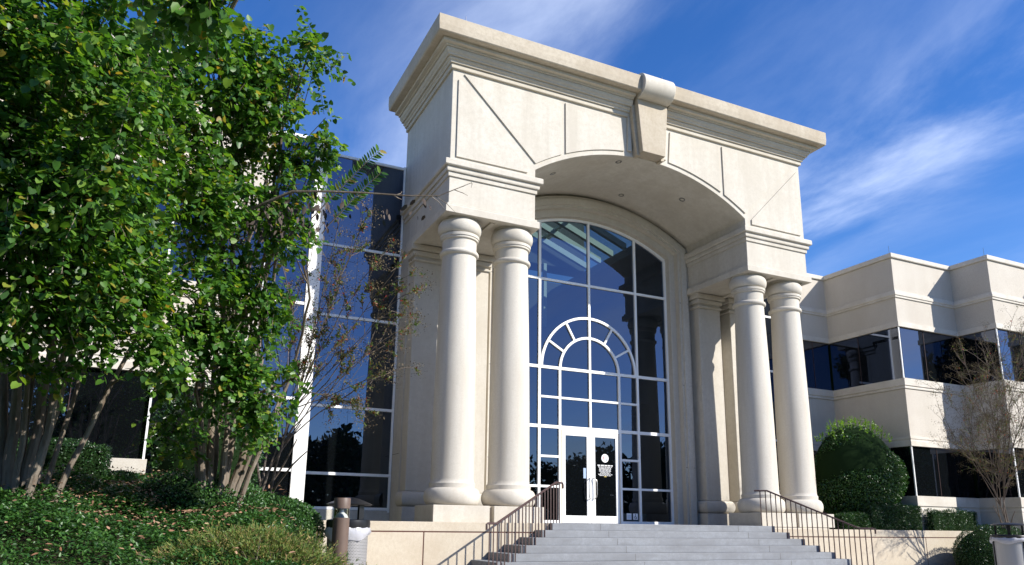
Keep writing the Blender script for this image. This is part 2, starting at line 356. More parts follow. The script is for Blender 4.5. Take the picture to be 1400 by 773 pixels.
cornice([(-.2, 11.12), (.56, 11.12), (.585, 11.145), (.60, 11.30), (.60, 11.54), (.58, ZT), (-.2, ZT)], stone_dark, 'cornice_slab')
for pr in ([(-.2, 10.99), (.30, 10.99), (.30, 11.03), (.40, 11.035), (.40, 11.118), (-.2, 11.118)],
           [(-.2, 10.83), (.20, 10.83), (.205, 10.87), (.24, 10.90), (.26, 10.95), (.26, 10.988), (-.2, 10.988)],
           [(-.2, 10.70), (.10, 10.70), (.105, 10.75), (.15, 10.78), (.15, 10.828), (-.2, 10.828)],
           [(-.2, 10.585), (.055, 10.585), (.06, 10.60), (.06, 10.698), (-.2, 10.698)]):
    cornice(pr, stone_mid, 'cornice_moulding', .55)
MB().box(-PX+.1, PX-.1, .1, 3.6, 11.2, 11.5).build('portico_roof', stone_dark, por)
MB().prism([(-PX, 8.182), (-PX, 11.1), (PX, 11.1), (PX, 8.182), (5.51, 8.182), (5.51, 10.92), (-5.51, 10.92), (-5.51, 8.182)], 2.802, 3.47).build('rear_wall', stone, por)
# raised panels of the frieze, cut by the joints of the big voussoirs
def arcpts(R, zc, off, xa, xb, n=10):
    r = R+off; return [(xa+(xb-xa)*i/n, zc+math.sqrt(r*r-(xa+(xb-xa)*i/n)**2)) for i in range(n+1)]
T = 10.50
for sx in (-1, 1):
    pa = [(5.43, 8.31), (3.56, 8.31), (3.56, 8.46), (5.43, 10.33)]
    pb = [(5.29, T), (2.61, T)]+arcpts(R1, zc1, .13, 2.61, 3.34)
    pc = [(2.49, T)]+[(.80, T)]+arcpts(R1, zc1, .13, .72, 2.49)
    for pl in (pa, pb, pc):
        MB().prism([(sx*x, z) for x, z in pl], -.035, .01).build('frieze_panel', stone, por, bevel=.006)
    MB().prism([(sx*.50, 9.60), (sx*.62, 9.60), (sx*.60, 10.58), (sx*.50, 10.58)], -.06, .01).build('keystone_flank', stone, por, bevel=.006)
# keystone with rolled top
ks = MB().prism([(-.36, 9.50), (.36, 9.50), (.50, 11.15), (-.50, 11.15)], -.36, .3).build('keystone', stone_dark, por, bevel=.012)
q = MB(); n = 36; pr = []
cyl = [(-.60, .0), (.60, .0)]
vs = []; fs = []
for xx in (-.49, .49):
    for i in range(n): a = 2*math.pi*i/n; vs.append((xx, -.42+.33*math.cos(a), 11.34+.34*math.sin(a)))
for i in range(n): fs.append((i, (i+1) % n, n+(i+1) % n, n+i))
fs += [tuple(range(n)), tuple(range(2*n-1, n-1, -1))]; q.add(vs, fs)
q.build('keystone_scroll', stone, ks, smooth=True, bevel=.012)
for sg in (-1, 1): MB().prism([(sg*.33, 9.44), (sg*.43, 9.45), (sg*.575, 10.9), (sg*.45, 10.9)], -.2, .01).build('keystone_side', stone_dark, ks, bevel=.008)
for x, y in ((-5.4, .2), (.35, .15), (5.35, .4)):
    MB().tube([(x, y-.5, ZT-.02), (x, y-.5, ZT+.34)], [.014, .007], 5).build('lightning_rod', steel, por)
# archivolt round the window, runs down the jambs
def band(hw, zs, za, o0, o1, y0, y1, name, mt, foot=0.0):
    pts, R, zc = arch(hw, zs, za, 40)
    r0, r1 = R+o0, R+o1
    def side(r, o):
        xe = hw+o; return [(xe, foot)]+[(r*math.sin(a), zc+r*math.cos(a)) for a in np.linspace(math.asin(xe/r), -math.asin(xe/r), 41)]+[(-xe, foot)]
    A = side(r0, o0); B = side(r1, o1); q = MB(); k = len(A); vs = []
    for P in (A, B):
        for yy in (y0, y1): vs += [(x, yy, z) for x, z in P]
    fs = []
    for i in range(k-1):
        fs += [(i, i+1, 2*k+i+1, 2*k+i), (k+i, 3*k+i, 3*k+i+1, k+i+1), (i, k+i, k+i+1, i+1), (2*k+i, 2*k+i+1, 3*k+i+1, 3*k+i)]
    for e in (0, k-1): fs.append((e, k+e, 3*k+e, 2*k+e))
    q.add(vs, fs); return q.build(name, mt, por)
band(2.778, 8.067, 8.826, .20, .555, 2.62, 2.81, 'archivolt', stone)
band(2.778, 8.067, 8.826, .28, .46, 2.56, 2.63, 'archivolt_fillet', stone)
# seams of the stone cladding
q = MB()
for sx in (-1, 1):
    for z in (1.62, 4.05, 6.6):
        x0, x1 = sorted((sx*2.99, sx*3.32)); MB().box(x0, x1, 2.616, 2.63, z, z+.010).build('cladding_seam', seam, por)
        x0, x1 = sorted((sx*4.34, sx*4.70)); MB().box(x0, x1, 2.796, 2.81, z, z+.010).build('cladding_seam', seam, por)
    MB().box(*sorted((sx*5.572, sx*5.58)), 2.9, 3.47, 1.62, 1.630).build('cladding_seam', seam, por)
# recessed lights in the arch soffit
for x, y in ((-2.3, 1.0), (-.65, .35), (1.95, 1.0), (.6, 2.1)):
    z = zc1+math.sqrt(R1*R1-x*x); an = math.atan2(-x, z-zc1)
    q = MB(); q.lathe([(.085, .03), (.085, -.012), (.06, -.012), (.05, .02), (.0, .02)], (0, 0, 0), 20, cap=False)
    o = q.build('recessed_light', canm, por, smooth=True); o.location = Vector((x, y, z))-Vector(por.location); o.rotation_euler = (0, -an, 0)
    q = MB(); q.lathe([(.0, .008), (.05, .008)], (0, 0, 0), 16, cap=False); ll = q.build('lens', seam, o, fix=False); ll.location = (0, 0, 0)
# columns on square plinths
def make_column(sx, cx, pw):
    cy = .47; L = [(cx, cy, 0)][0]
    prof = [(.50, .735), (.505, .80), (.478, .835), (.472, .90), (.470, 1.6), (.463, 2.6), (.450, 3.6), (.432, 4.6), (.410, 5.5), (.398, 6.02)]
    sh = MB().lathe([(.50, .70)]+prof, (cx, cy, 0), 56, cap=False).build('column', stone_col, por, smooth=True, loc=L)
    tor = [(.40, .335)]+[(.50+.115*math.cos(a), .52+.185*math.sin(a)) for a in np.linspace(-math.pi/2, math.pi/2, 15)]+[(.45, .71)]
    MB().lathe(tor, (cx, cy, 0), 56).build('column_base', stone_col, sh, smooth=True)
    ast = [(.39, 5.99), (.415, 6.0)]+[(.415+.045*math.cos(a), 6.06+.055*math.sin(a)) for a in np.linspace(-1.4, 1.4, 9)]+[(.405, 6.125), (.402, 6.15), (.402, 6.37), (.44, 6.385), (.445, 6.43), (.462, 6.435), (.465, 6.50), (.45, 6.505)]
    bun = [(.40+.115*math.cos(a), 6.685+.175*math.sin(a)) for a in np.linspace(-1.45, 1.3, 13)]+[(.44, 6.862), (.44, 6.90)]
    MB().lathe(ast+bun, (cx, cy, 0), 56).build('capital', stone_col, sh, smooth=True)
    return sh
for sx in (-1, 1):
    for cx in (5.09, 3.73): make_column(sx, sx*cx, 1.25)
    for xa, xb in ((5.72, 4.44), (4.34, 3.13)):
        x0, x1 = sorted((sx*xa, sx*xb)); MB().box(x0, x1, -.12, 1.08, -.02, .335).build('plinth', stone, por, bevel=.01)
    MB().box(*sorted((sx*4.445, sx*4.335)), .02, 1.0, -.02, .33).build('plinth_gap', stone_dark, por)
    # pilasters behind the columns
    for xa, xb in ((3.50, 4.32), (4.72, 5.55)):
        x0, x1 = sorted((sx*xa, sx*xb)); y0 = 2.36
        pl = MB().box(x0, x1, y0, 2.8, .70, 6.45).build('pilaster', stone, por, bevel=.012)
        q = MB(); P = [(x0, 2.8), (x0, y0), (x1, y0), (x1, 2.8)]
        q.sweep(P, [(-.1, .34)]+[(.01+.10*math.cos(a), .52+.175*math.sin(a)) for a in np.linspace(-1.5, 1.5, 9)]+[(-.1, .70)], side=1)
        q.box(x0-.0, x1+.0, y0-.0, 2.8, .345, .69)
        q.build('pilaster_base', stone, pl, smooth=True)
        MB().box(x0-.09, x1+.09, y0-.1, 2.8, -.02, .335).build('pilaster_plinth', stone, pl, bevel=.01)
        q = MB(); q.box(x0, x1, y0, 2.8, 6.452, 6.888)
        q.sweep(P, [(-.05, 6.47), (.03, 6.47), (.045, 6.49), (.045, 6.53), (-.05, 6.53)], side=1)
        q.sweep(P, [(-.05, 6.60), (.06, 6.61), (.07, 6.72), (-.05, 6.72)], side=1)
        q.sweep(P, [(-.05, 6.73), (.12, 6.75), (.13, 6.80), (.13, 6.885), (-.05, 6.885)], side=1)
        q.build('pilaster_capital', stone, pl, bevel=.006)
MB().box(-5.5, 5.5, 1.1, 3.4, -1.2, -.004).build('portico_floor', concrete, por)
MB().box(-3.1, 3.1, -.335, 1.1, -1.2, -.004).build('portico_floor', concrete, por)
MB().box(-5.5, -3.1, -.12, 1.1, -1.2, -.03).build('portico_footing', stone, por); MB().box(3.1, 5.5, -.12, 1.1, -1.2, -.03).build('portico_footing', stone, por)

# entrance window
FY0, FY1, GY = 2.98, 3.07, 3.03
pts, Rw, zcw = arch(2.775, 8.064, 8.823, 32)
win = MB()
bars = []
def vb(x, z0, z1, w=.062): win.box(x-w/2, x+w/2, FY0, FY1, z0, z1)
def hb(z, x0, x1, w=.062): win.box(x0, x1, FY0+.004, FY1-.004, z-w/2, z+w/2)
topz = lambda x: zcw+math.sqrt(Rw*Rw-x*x)
for x in (-1.629, 1.629): vb(x, 0, topz(x)-.01, .075)
vb(0, 2.56, topz(0)-.01, .07)
for x in (-.985, .985): vb(x, 0, 4.2, .075)
vb(-2.745, 0, 8.03, .075); vb(2.745, 0, 8.03, .075)
hb(6.798, -2.72, 2.72, .07); hb(4.235, -2.72, 2.72, .085); hb(3.40, -1.6, 1.6); hb(2.58, -2.72, 2.72, .09)
for s in (-1, 1):
    hb(.967, *sorted((s*1.0, s*2.72))); hb(1.77, *sorted((s*1.0, s*1.6))); hb(.04, *sorted((s*1.0, s*2.72)), .08)
window = win.build('entrance_window', white, por, bevel=.006)
def ring(r0, r1, n=40, a0=0, a1=math.pi, cz=4.235, cx=0):
    P = [(cx+r1*math.cos(a0+(a1-a0)*i/n), cz+r1*math.sin(a0+(a1-a0)*i/n)) for i in range(n+1)]
    Q = [(cx+r0*math.cos(a1-(a1-a0)*i/n), cz+r0*math.sin(a1-(a1-a0)*i/n)) for i in range(n+1)]
    vs = []; fs = []; A = P; B = Q[::-1]; k = n+1
    for L in (A, B):
        for yy in (FY0-.004, FY1+.004): vs += [(x, yy, z) for x, z in L]
    for i in range(n): fs += [(i, i+1, 2*k+i+1, 2*k+i), (k+i, 3*k+i, 3*k+i+1, k+i+1), (i, k+i, k+i+1, i+1), (2*k+i, 2*k+i+1, 3*k+i+1, 3*k+i)]
    for e in (0, n): fs.append((e, k+e, 3*k+e, 2*k+e))
    return vs, fs
q = MB(); q.add(*ring(1.53, 1.60)); q.add(*ring(.94, 1.01))
for dg in (30, 60, 120, 150):
    a = math.radians(dg); c, s = math.cos(a), math.sin(a); w = .03
    P = [(1.0*c-w*s, 4.235+1.0*s+w*c), (1.54*c-w*s, 4.235+1.54*s+w*c), (1.54*c+w*s, 4.235+1.54*s-w*c), (1.0*c+w*s, 4.235+1.0*s-w*c)]
    q.prism(P, FY0, FY1)
q.build('fanlight_bars', white, window)
k = 2.775
q = MB()
a_, R_w, z_w = arch(2.775, 8.064, 8.823, 40)
inn = [(x*(2.705/2.775), z_w+(z-z_w)*((R_w-.07)/R_w)) for x, z in a_]
vs = []; fs = []; kk = len(a_)
for L in (a_, inn):
    for yy in (FY0-.006, FY1+.006): vs += [(x, yy, z) for x, z in L]
for i in range(kk-1): fs += [(i, i+1, 2*kk+i+1, 2*kk+i), (kk+i, 3*kk+i, 3*kk+i+1, kk+i+1), (i, kk+i, kk+i+1, i+1), (2*kk+i, 2*kk+i+1, 3*kk+i+1, 3*kk+i)]
q.add(vs, fs).build('arched_frame', white, window)
q = MB(); q.add([(2.775, GY, 0), *[(x, GY, z) for x, z in a_], (-2.775, GY, 0), (-.985, GY, 0), (-.985, GY, 2.56), (.985, GY, 2.56), (.985, GY, 0)], [tuple(range(len(a_)+6))])
q.build('glazing', G_main, window, fix=False)
# doors
def leaf(s):
    q = MB(); x0, x1 = (.006, .925); f = lambda a, b: sorted((s*a, s*b))
    q.box(*f(x0, x0+.13), 2.985, 3.045, .012, 2.50); q.box(*f(x1-.11, x1), 2.985, 3.045, .012, 2.50)
    q.box(*f(x0+.13, x1-.11), 2.987, 3.043, 2.37, 2.498); q.box(*f(x0+.13, x1-.11), 2.987, 3.043, .014, .21)
    d = q.build('entrance_door', white, por, bevel=.006)
    xx = f(x0+.125, x1-.105); MB().add([(xx[0], 3.015, .2), (xx[1], 3.015, .2), (xx[1], 3.015, 2.38), (xx[0], 3.015, 2.38)], [(0, 1, 2, 3)]).build('door_glass', G_door, d, fix=False)
    hx = s*.085; pts = [(hx-s*.03, 2.985, .66), (hx-s*.01, 2.93, .67), (hx+s*.03, 2.90, .72), (hx+s*.045, 2.895, .80), (hx+s*.045, 2.895, 1.10), (hx+s*.03, 2.90, 1.17), (hx-s*.01, 2.93, 1.22), (hx-s*.03, 2.985, 1.23)]
    MB().tube(pts, .014, 8).build('door_handle', steel, d, smooth=True)
    MB().box(*f(.925, .95), 2.99, 3.04, 0, 2.53).build('door_seal', tan, d)
    return d
dl = leaf(-1); dr = leaf(1); dl['label'] = 'left door leaf with small blue paper notice'; dr['label'] = 'right door leaf with round emblem and white lettering'
MB().box(-.955, .955, 2.98, 3.07, 2.505, 2.535).build('door_head', white, por)
MB().box(-.97, .97, 2.9, 3.1, -.003, .01).build('door_sill', steel, por)
sy = 3.012
def disc(r, cx, cz, y, mt, name, par, sxy=1.0, a0=0, a1=2*math.pi, r0=0):
    q = MB(); n = 24
    if r0: vs = [(cx+rr*math.cos(a0+(a1-a0)*i/n)*sxy, y, cz+rr*math.sin(a0+(a1-a0)*i/n)) for rr in (r, r0) for i in range(n+1)]; fs = [(i, i+1, n+2+i, n+1+i) for i in range(n)]
    else: vs = [(cx+r*math.cos(a0+(a1-a0)*i/n)*sxy, y, cz+r*math.sin(a0+(a1-a0)*i/n)) for i in range(n)]; fs = [tuple(range(n))]
    return q.add(vs, fs).build(name, mt, par, fix=False)
disc(.118, .475, 1.80, sy, signw, 'emblem', dr)
disc(.06, .46, 1.80, sy-.002, signr, 'emblem_mark', dr, a0=1.8, a1=4.0, r0=.035)
disc(.055, .50, 1.785, sy-.002, signb, 'emblem_mark', dr, a0=4.6, a1=6.4, r0=.03)
random.seed(5)
rows = [(.25, .034), (.23, .02), (.20, .018), (.20, .018), (.205, .018), (.195, .018), (.15, .016), (.17, .018), (.23, .018), (.19, .018), (.08, .02)]
z = 1.615; q = MB()
for i, (hw, hh) in enumerate(rows):
    x = .475-hw
    qq = q if i < len(rows)-1 else MB()
    while x < .475+hw-.02:
        wl = min(random.uniform(.04, .12), .475+hw-x); xx = x
        while xx < x+wl-.008:                       # letter-sized strokes
            lw = random.choice((.011, .014, .009)); qq.box(xx, min(xx+lw, x+wl), sy-.002, sy, z-hh, z-random.uniform(0, .004)); xx += lw+.0035
        x += wl+.014
    if i == len(rows)-1: MB().box(.44, .515, sy-.002, sy, z-hh, z).build('lettering_footer', signy, dr)
    z -= hh+.0115 if i else hh+.016
lt_ = q.build('door_lettering', signw, dr)
q = MB(); q.box(-.235, -.14, sy-.001, sy+.001, 1.22, 1.50); pn = q.build('paper_notice', paper, dl)
for x0, nm in ((1.17, 'sticker'), (1.385, 'access_sticker')):
    st = MB().box(x0, x0+.16, 3.022, 3.026, .13, .30).build(nm, signw, window)
    if nm == 'sticker':
        q = MB(); [q.box(x0+.02, x0+.14, 3.019, 3.0215, .155+.024*i, .165+.024*i) for i in range(5)]; q.build('print', paper, st)
    else:   # wheelchair symbol
        q = MB(); q.add([(x0+.085+rr*math.cos(a), 3.02, .19+rr*math.sin(a)) for rr in (.045, .03) for a in np.linspace(1.9, 6.2, 15)], [(i, i+1, 16+i, 15+i) for i in range(14)])
        q.box(x0+.07, x0+.085, 3.019, 3.021, .2, .26); q.box(x0+.07, x0+.115, 3.019, 3.021, .2, .212); q.add([(x0+.077+.013*math.cos(a), 3.02, .275+.013*math.sin(a)) for a in np.linspace(0, 6, 10)], [tuple(range(10))])
        q.box(x0+.105, x0+.12, 3.019, 3.021, .16, .205); q.build('symbol', signk, st, fix=False)
# lobby seen dimly through the tinted glass
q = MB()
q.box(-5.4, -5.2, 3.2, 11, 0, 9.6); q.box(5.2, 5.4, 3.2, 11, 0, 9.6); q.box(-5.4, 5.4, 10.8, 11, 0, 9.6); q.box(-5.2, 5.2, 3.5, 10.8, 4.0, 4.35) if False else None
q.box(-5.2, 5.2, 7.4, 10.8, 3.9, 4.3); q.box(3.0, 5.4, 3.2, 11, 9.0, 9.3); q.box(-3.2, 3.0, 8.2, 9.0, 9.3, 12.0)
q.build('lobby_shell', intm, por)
for i in range(6):
    y = 3.75+.82*i; MB().prism([(-4.0, 12.0), (3.0, 9.25), (3.0, 9.47), (-4.0, 12.22)], y, y+.14).build('skylight_rafter', beamm, por)
for xx_ in (-2.3, -.6, 1.1):
    zq = 12.0-(xx_+4)*.393; MB().prism([(xx_, zq+.23), (xx_+.1, zq+.20), (xx_+.1, zq+.28), (xx_, zq+.31)], 3.5, 8.2).build('skylight_purlin', beamm, por)
for x in (-3.0, -1.6, -.2, 1.2): MB().box(x, x+.12, 8.08, 8.19, 6.9, 9.3).build('gallery_post', beamm, por)
MB().box(-2.65, -1.1, 3.25, 3.45, .02, .30).build('convector', convm, por); MB().box(1.1, 2.0, 3.25, 3.45, .02, .30).build('convector', convm, por)
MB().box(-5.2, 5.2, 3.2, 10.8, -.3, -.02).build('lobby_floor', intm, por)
# ---------------------------------------------------------------- steps
X0, Y0, TR = 3.10, .47, .23
SL, SR = .365, .255
st = thing('entrance_steps', (0, -1.5, -1.06), 'wide flight of grey concrete steps climbing to the glass doors', 'steps')
NS = 11
for i in range(NS):
    xl, xr, yf = -(X0+.01+i*SL), X0+.14+i*SR, -(Y0+i*TR)
    z0, z1 = -(i+1)*H, -i*H
    s_ = MB().box(xl, xr, yf, -.341, z0, z1).build('step', concrete, st, bevel=.008)
    if i < 8: MB().box(2.05+.1*i, 2.057+.1*i, yf-.002, yf+.01, z0+.004, z1-.012).build('joint', seam, s_)
    if i < 8: MB().box(-1.9+.07*i, -1.894+.07*i, yf-.002, yf+.01, z0+.004, z1-.012).build('joint', seam, s_)
def handrail(name, A, B, top_dir, label, n):
    """A: top post foot, B: lower end foot (rail height .87 above)"""
    t = thing(name, (A[0], A[1], A[2]), label, 'handrail', 'handrails at the ends of the steps')
    A = Vector(A); B = Vector(B); h = Vector((0, 0, .87))
    hd = Vector((B.x-A.x, B.y-A.y, 0)).normalized()
    P0 = A+h-hd*.34; P1 = A+h; P2 = B+h; P3 = B+h+hd*.30
    pts = [P0+Vector((0, 0, -.12)) if top_dir else P0-hd*.05, P0+Vector((0, 0, -.04)), P0+Vector((0, 0, -.0))+hd*.03, P1, P2, P3, P3+hd*.05+Vector((0, 0, -.02)), P3+hd*.05+Vector((0, 0, -.12))]
    if not top_dir: pts = pts[2:]
    q = MB(); q.tube(pts, .022, 8); q.build('top_rail', railm, t, smooth=True)
    for i in range(n):
        f = i/(n-1); L = (B-A).length+.42; s = -.17+f*(L); 
        base = A.copy() if s < 0 else None
        frac = min(max((s)/(B-A).length, 0), 1); p = A+(B-A)*frac
        if s < 0: p = A+hd*s
        if s > (B-A).length: p = B+hd*(s-(B-A).length)
        stepi = max(0, math.ceil((-p.y-Y0)/TR-1e-6)); zf = -min(stepi, 7)*H
        if s < 0: zf = 0
        MB().box(p.x-.009, p.x+.009, p.y-.009, p.y+.009, zf-.005, p.z+.86).build('baluster', railm, t)
    return t
handrail('handrail', (-2.98, -.40, 0), (-5.07, -1.85, -.90), True, 'dark steel handrail at the left end of the steps, its shadow on the wall', 22)
handrail('handrail', (3.10, -.42, 0), (4.60, -1.85, -.90), False, 'dark steel handrail at the right end of the steps, towards the round bush', 22)

# ---------------------------------------------------------------- planter walls
def planter(x0, x1, ztop, joints, name, label):
    w = thing(name, ((x0+x1)/2, -.2, -1.06), label, 'wall', 'planter walls beside the steps')
    q = MB(); q.box(x0, x1, -.34, -.125, ztop-.185, ztop); q.build('coping', stone_wall, w, bevel=.008)
    xs_ = [x0]+joints+[x1]
    for a, b_ in zip(xs_, xs_[1:]):
        MB().box(a+.012, b_-.012, -.338, -.125, -1.75, ztop-.21).build('wall_panel', stone_wall, w, bevel=.006)
    q = MB(); q.box(x0+.02, x1-.02, -.33, -.13, -1.7, ztop-.18); q.build('wall_joint', redline, w)
    return w
planter(-9.3, -3.115, -.012, [-7.7, -5.98], 'planter_wall', 'cream stone planter wall with dark joint line, left of the steps behind the bin')
planter(3.115, 12.2, -.06, [9.0], 'planter_wall', 'cream stone planter wall with dark joint line, right of the steps under the hedges')

# ---------------------------------------------------------------- glass bays
def glass_bay(sx, label):
    o = thing('glass_bay', (sx*6.8, 3.5, 0), label, 'glass bay', 'tall glass bays either side of the portico')
    f = lambda a, b: sorted((sx*a, sx*b)); Y = 3.45
    MB().box(*f(7.84, 8.16), (2.66 if sx < 0 else Y-.06), Y+.35, -.1, 9.52).build('corner_post', whitepanel, o, bevel=.008)
    MB().box(*f(7.88, 8.16), Y-.30, Y-.062, -.1, 9.45).build('side_post', whitepanel, o, bevel=.008) if False else None
    q = MB()
    for z in (.28, 1.10, 2.74, 5.05, 6.93, 9.46): q.box(*f(5.60, 7.838), Y-.02, Y+.05, z-.035, z+.035)
    q.box(*f(5.585, 5.64), Y-.025, Y+.06, .2, 9.52)
    q.build('mullion', white, o, bevel=.006)
    for a, b_ in ((5.62, 6.76), (6.765, 7.84)):
        xx = f(a, b_); MB().add([(xx[0], Y+.02, .2), (xx[1], Y+.02, .2), (xx[1], Y+.02, 9.46), (xx[0], Y+.02, 9.46)], [(0, 1, 2, 3)]).build('glass_pane', G_bay, o, fix=False)
    q = MB(); q.box(*f(5.58, 8.14), Y+.1, Y+3, .25, 9.4); q.build('dark_interior', core, o)
    MB().box(*f(5.58, 8.14), Y-.02, Y+.3, -.3, .24).build('base_sill', stone, o, bevel=.01)
    if sx < 0:      # the bay turns the corner: a second, narrower run of panes left of the white post
        MB().box(-9.40, -8.17, 2.74, 2.79, .2, 9.40).build('dark_interior', core, o)
        MB().add([(-9.40, 2.715, .2), (-8.17, 2.715, .2), (-8.17, 2.715, 9.40), (-9.40, 2.715, 9.40)], [(0, 1, 2, 3)]).build('glass_pane', G_bay, o, fix=False)
        for z in (1.10, 2.74, 5.05, 6.93, 9.38): MB().box(-9.40, -8.17, 2.67, 2.73, z-.035, z+.035).build('mullion', white, o)
    return o
glass_bay(-1, 'tall dark blue glass bay with white corner post, left of the portico behind the twigs')
glass_bay(1, 'narrow strip of dark glass bay seen between the two right-hand columns')

# ---------------------------------------------------------------- office wings
def wing(sx, pts, label, base_i):
    """pts: plan polyline of the outside face, from the portico outwards"""
    o = thing('office_wing', (pts[1][0], pts[1][1]+1, 0), label, 'office wing', 'stepped office wings either side of the portico')
    side = 1 if sx > 0 else -1
    def swp(prof, mt, name, bevel=.006, par=o):
        return MB().sweep(pts, prof, side=side).build(name, mt, par, bevel=bevel)
    b = -.35
    swp([(b, 6.10), (0, 6.10), (0, 8.34), (b, 8.34)], wingstone, 'parapet')
    swp([(b, 8.345), (.05, 8.345), (.06, 8.37), (.06, 8.49), (b, 8.49)], wingtrim, 'parapet_cap')
    swp([(b+.3, 7.04), (.035, 7.04), (.035, 7.10), (.06, 7.11), (.06, 7.20), (.04, 7.21), (.04, 7.27), (b+.3, 7.27)], wingtrim, 'parapet_band')
    swp([(b+.3, 6.095), (.03, 6.095), (.03, 6.26), (b+.3, 6.26)], wingtrim, 'parapet_band')
    swp([(b, 2.40), (0, 2.40), (0, 4.14), (b, 4.14)], wingstone, 'spandrel')
    swp([(b, 4.145), (.03, 4.145), (.035, 4.19), (.02, 4.20), (.02, 4.23), (.05, 4.24), (.055, 4.46), (b, 4.46)], wingtrim, 'spandrel_cap')
    swp([(b+.3, 2.395), (.03, 2.395), (.03, 2.55), (.015, 2.56), (.015, 2.60), (.03, 2.61), (.03, 2.68), (b+.3, 2.68)], wingtrim, 'spandrel_band')
    swp([(b, -1.8), (0, -1.8), (0, .50), (.01, .50), (.01, .56), (0, .57), (0, .63), (.03, .64), (.035, .93), (b, .93)], wingtrim, 'base_wall')
    mids = MB(); n = len(pts)
    for i in range(n-1):
        A = Vector(pts[i]); B = Vector(pts[i+1]); d = (B-A); L = d.length; d.normalize(); nrm = Vector((d.y, -d.x))*side
        for z0, z1 in ((.93, 2.40), (4.46, 6.10)):
            # glass set back, slightly trimmed at the corners
            off = -.055; a_ = A+nrm*off; b_ = B+nrm*off
            vert = [(a_.x, a_.y, z0), (b_.x, b_.y, z0), (b_.x, b_.y, z1), (a_.x, a_.y, z1)]
            w = MB().add(vert, [(0, 1, 2, 3)]).build('window', G_wing, o, fix=False)
            q = MB()
            for p_ in (A+d*(L*.42),):
                c = p_+nrm*(off+.006); q.tube([(c.x, c.y, z0), (c.x, c.y, z1)], .008, 4)
            q.build('window_joint', railm, w)
    for i in range(2, n-1, 2):
        A = pts[i]
        for z0, z1 in ((.93, 2.40), (4.46, 6.10)):
            q = MB(); q.box(A[0]+(.005 if sx > 0 else -.04), A[0]+(.04 if sx > 0 else -.005), A[1]+.005, A[1]+.04, z0, z1); q.build('corner_mullion', white, o)
    for i in range(2, n-1, 2): MB().tube([(pts[i][0]+sx*.15, pts[i][1]+.15, 8.48), (pts[i][0]+sx*.15, pts[i][1]+.15, 8.82)], [.014, .007], 5).build('lightning_rod', steel, o)
    # solid body behind the glass and a roof
    P = [(p[0], p[1]) for p in pts]; far = 9
    ins = []
    body = [(p[0]+ (0), p[1]+.0) for p in P]
    q = MB(); q.sweep(pts, [(-.12, .5), (-.12, 8.2), (-.6, 8.2), (-.6, .5)], side=side); q.build('dark_interior', core, o)
    poly = [(P[0][0], P[0][1])]+P[1:]+[(P[-1][0], far), (P[0][0], far)]
    def inset(poly, d_):
        return [(x+sx*d_, y+d_) for x, y in poly]
    q = MB(); q.plan(inset(poly, .3), 8.0, 8.1); q.build('roof', stone_dark, o)
    return o
rp = [(8.16, 2.80), (9.42, 2.80), (9.42, .11), (12.23, .11), (12.23, -1.16), (15.1, -1.16), (15.1, -2.43), (18.0, -2.43), (18.0, -3.7), (24, -3.7)]
wing(1, rp, 'stepped pale stone office wing with dark ribbon windows, right of the portico', 0)
lp = [(-8.2, 2.80), (-9.42, 2.80), (-9.42, .11), (-11.2, .11), (-11.2, -1.16), (-14.1, -1.16), (-14.1, -2.43), (-17.0, -2.43), (-17.0, -3.7), (-24, -3.7)]
wing(-1, lp, 'stepped pale stone office wing with dark ribbon windows, left behind the trees', 0)
# ---------------------------------------------------------------- foliage helpers
rng = np.random.default_rng(11)
def unit(v): return v/np.maximum(np.linalg.norm(v, axis=-1, keepdims=True), 1e-9)
HEART = (np.array([(0, 0, 0), (0, 1, 0), (-.30, -.10, .05), (-.50, .22, .10), (-.34, .66, .06), (.30, -.10, .05), (.50, .22, .10), (.34, .66, .06)]), [(0, 1, 4, 3, 2), (0, 5, 6, 7, 1)])
OVAL = (np.array([(0, 0, 0), (0, 1, 0), (-.22, .3, .06), (-.18, .72, .04), (.22, .3, .06), (.18, .72, .04)]), [(0, 1, 3, 2), (0, 4, 5, 1)])
TRI = (np.array([(0, 0, 0), (-.28, .5, .0), (0, 1, .02), (.28, .5, .0)]), [(0, 3, 2, 1)])
NEED = (np.array([(-.05, 0, 0), (.05, 0, 0), (.015, 1, 0), (-.015, 1, 0)]), [(0, 1, 2, 3)])
def leaves(name, P, D, Nn, size, shape, mt, parent=None, mi=None, loc=(0, 0, 0)):
    """P base points, D leaf directions, Nn leaf normals, size per leaf"""
    V, Fc = shape; n = len(P); k = len(V)
    D = unit(D); X = unit(np.cross(D, Nn)); Z = np.cross(X, D)
    size = np.broadcast_to(np.asarray(size, float), (n,))
    vs = P[:, None, :]+size[:, None, None]*(V[None, :, 0:1]*X[:, None, :]+V[None, :, 1:2]*D[:, None, :]+V[None, :, 2:3]*Z[:, None, :])
    lx = np.array(loc); vs = (vs-lx).reshape(-1, 3)
    cnt = [len(f) for f in Fc]; flat = np.concatenate([np.array(f) for f in Fc])
    idx = (flat[None, :]+np.arange(n)[:, None]*k).ravel(); tot = np.tile(cnt, n); st_ = np.concatenate([[0], np.cumsum(tot)[:-1]])
    me = bpy.data.meshes.new(name); me.vertices.add(len(vs)); me.vertices.foreach_set('co', vs.ravel())
    me.loops.add(len(idx)); me.loops.foreach_set('vertex_index', idx.astype(np.int32))
    me.polygons.add(len(tot)); me.polygons.foreach_set('loop_start', st_.astype(np.int32)); me.polygons.foreach_set('loop_total', tot.astype(np.int32))
    me.update(calc_edges=True)
    me.materials.append(mt)
    o = bpy.data.objects.new(name, me); COL.objects.link(o); o.location = loc
    if parent is not None: o.parent = parent; o.location = tuple(Vector(loc)-abspos(parent))
    return o
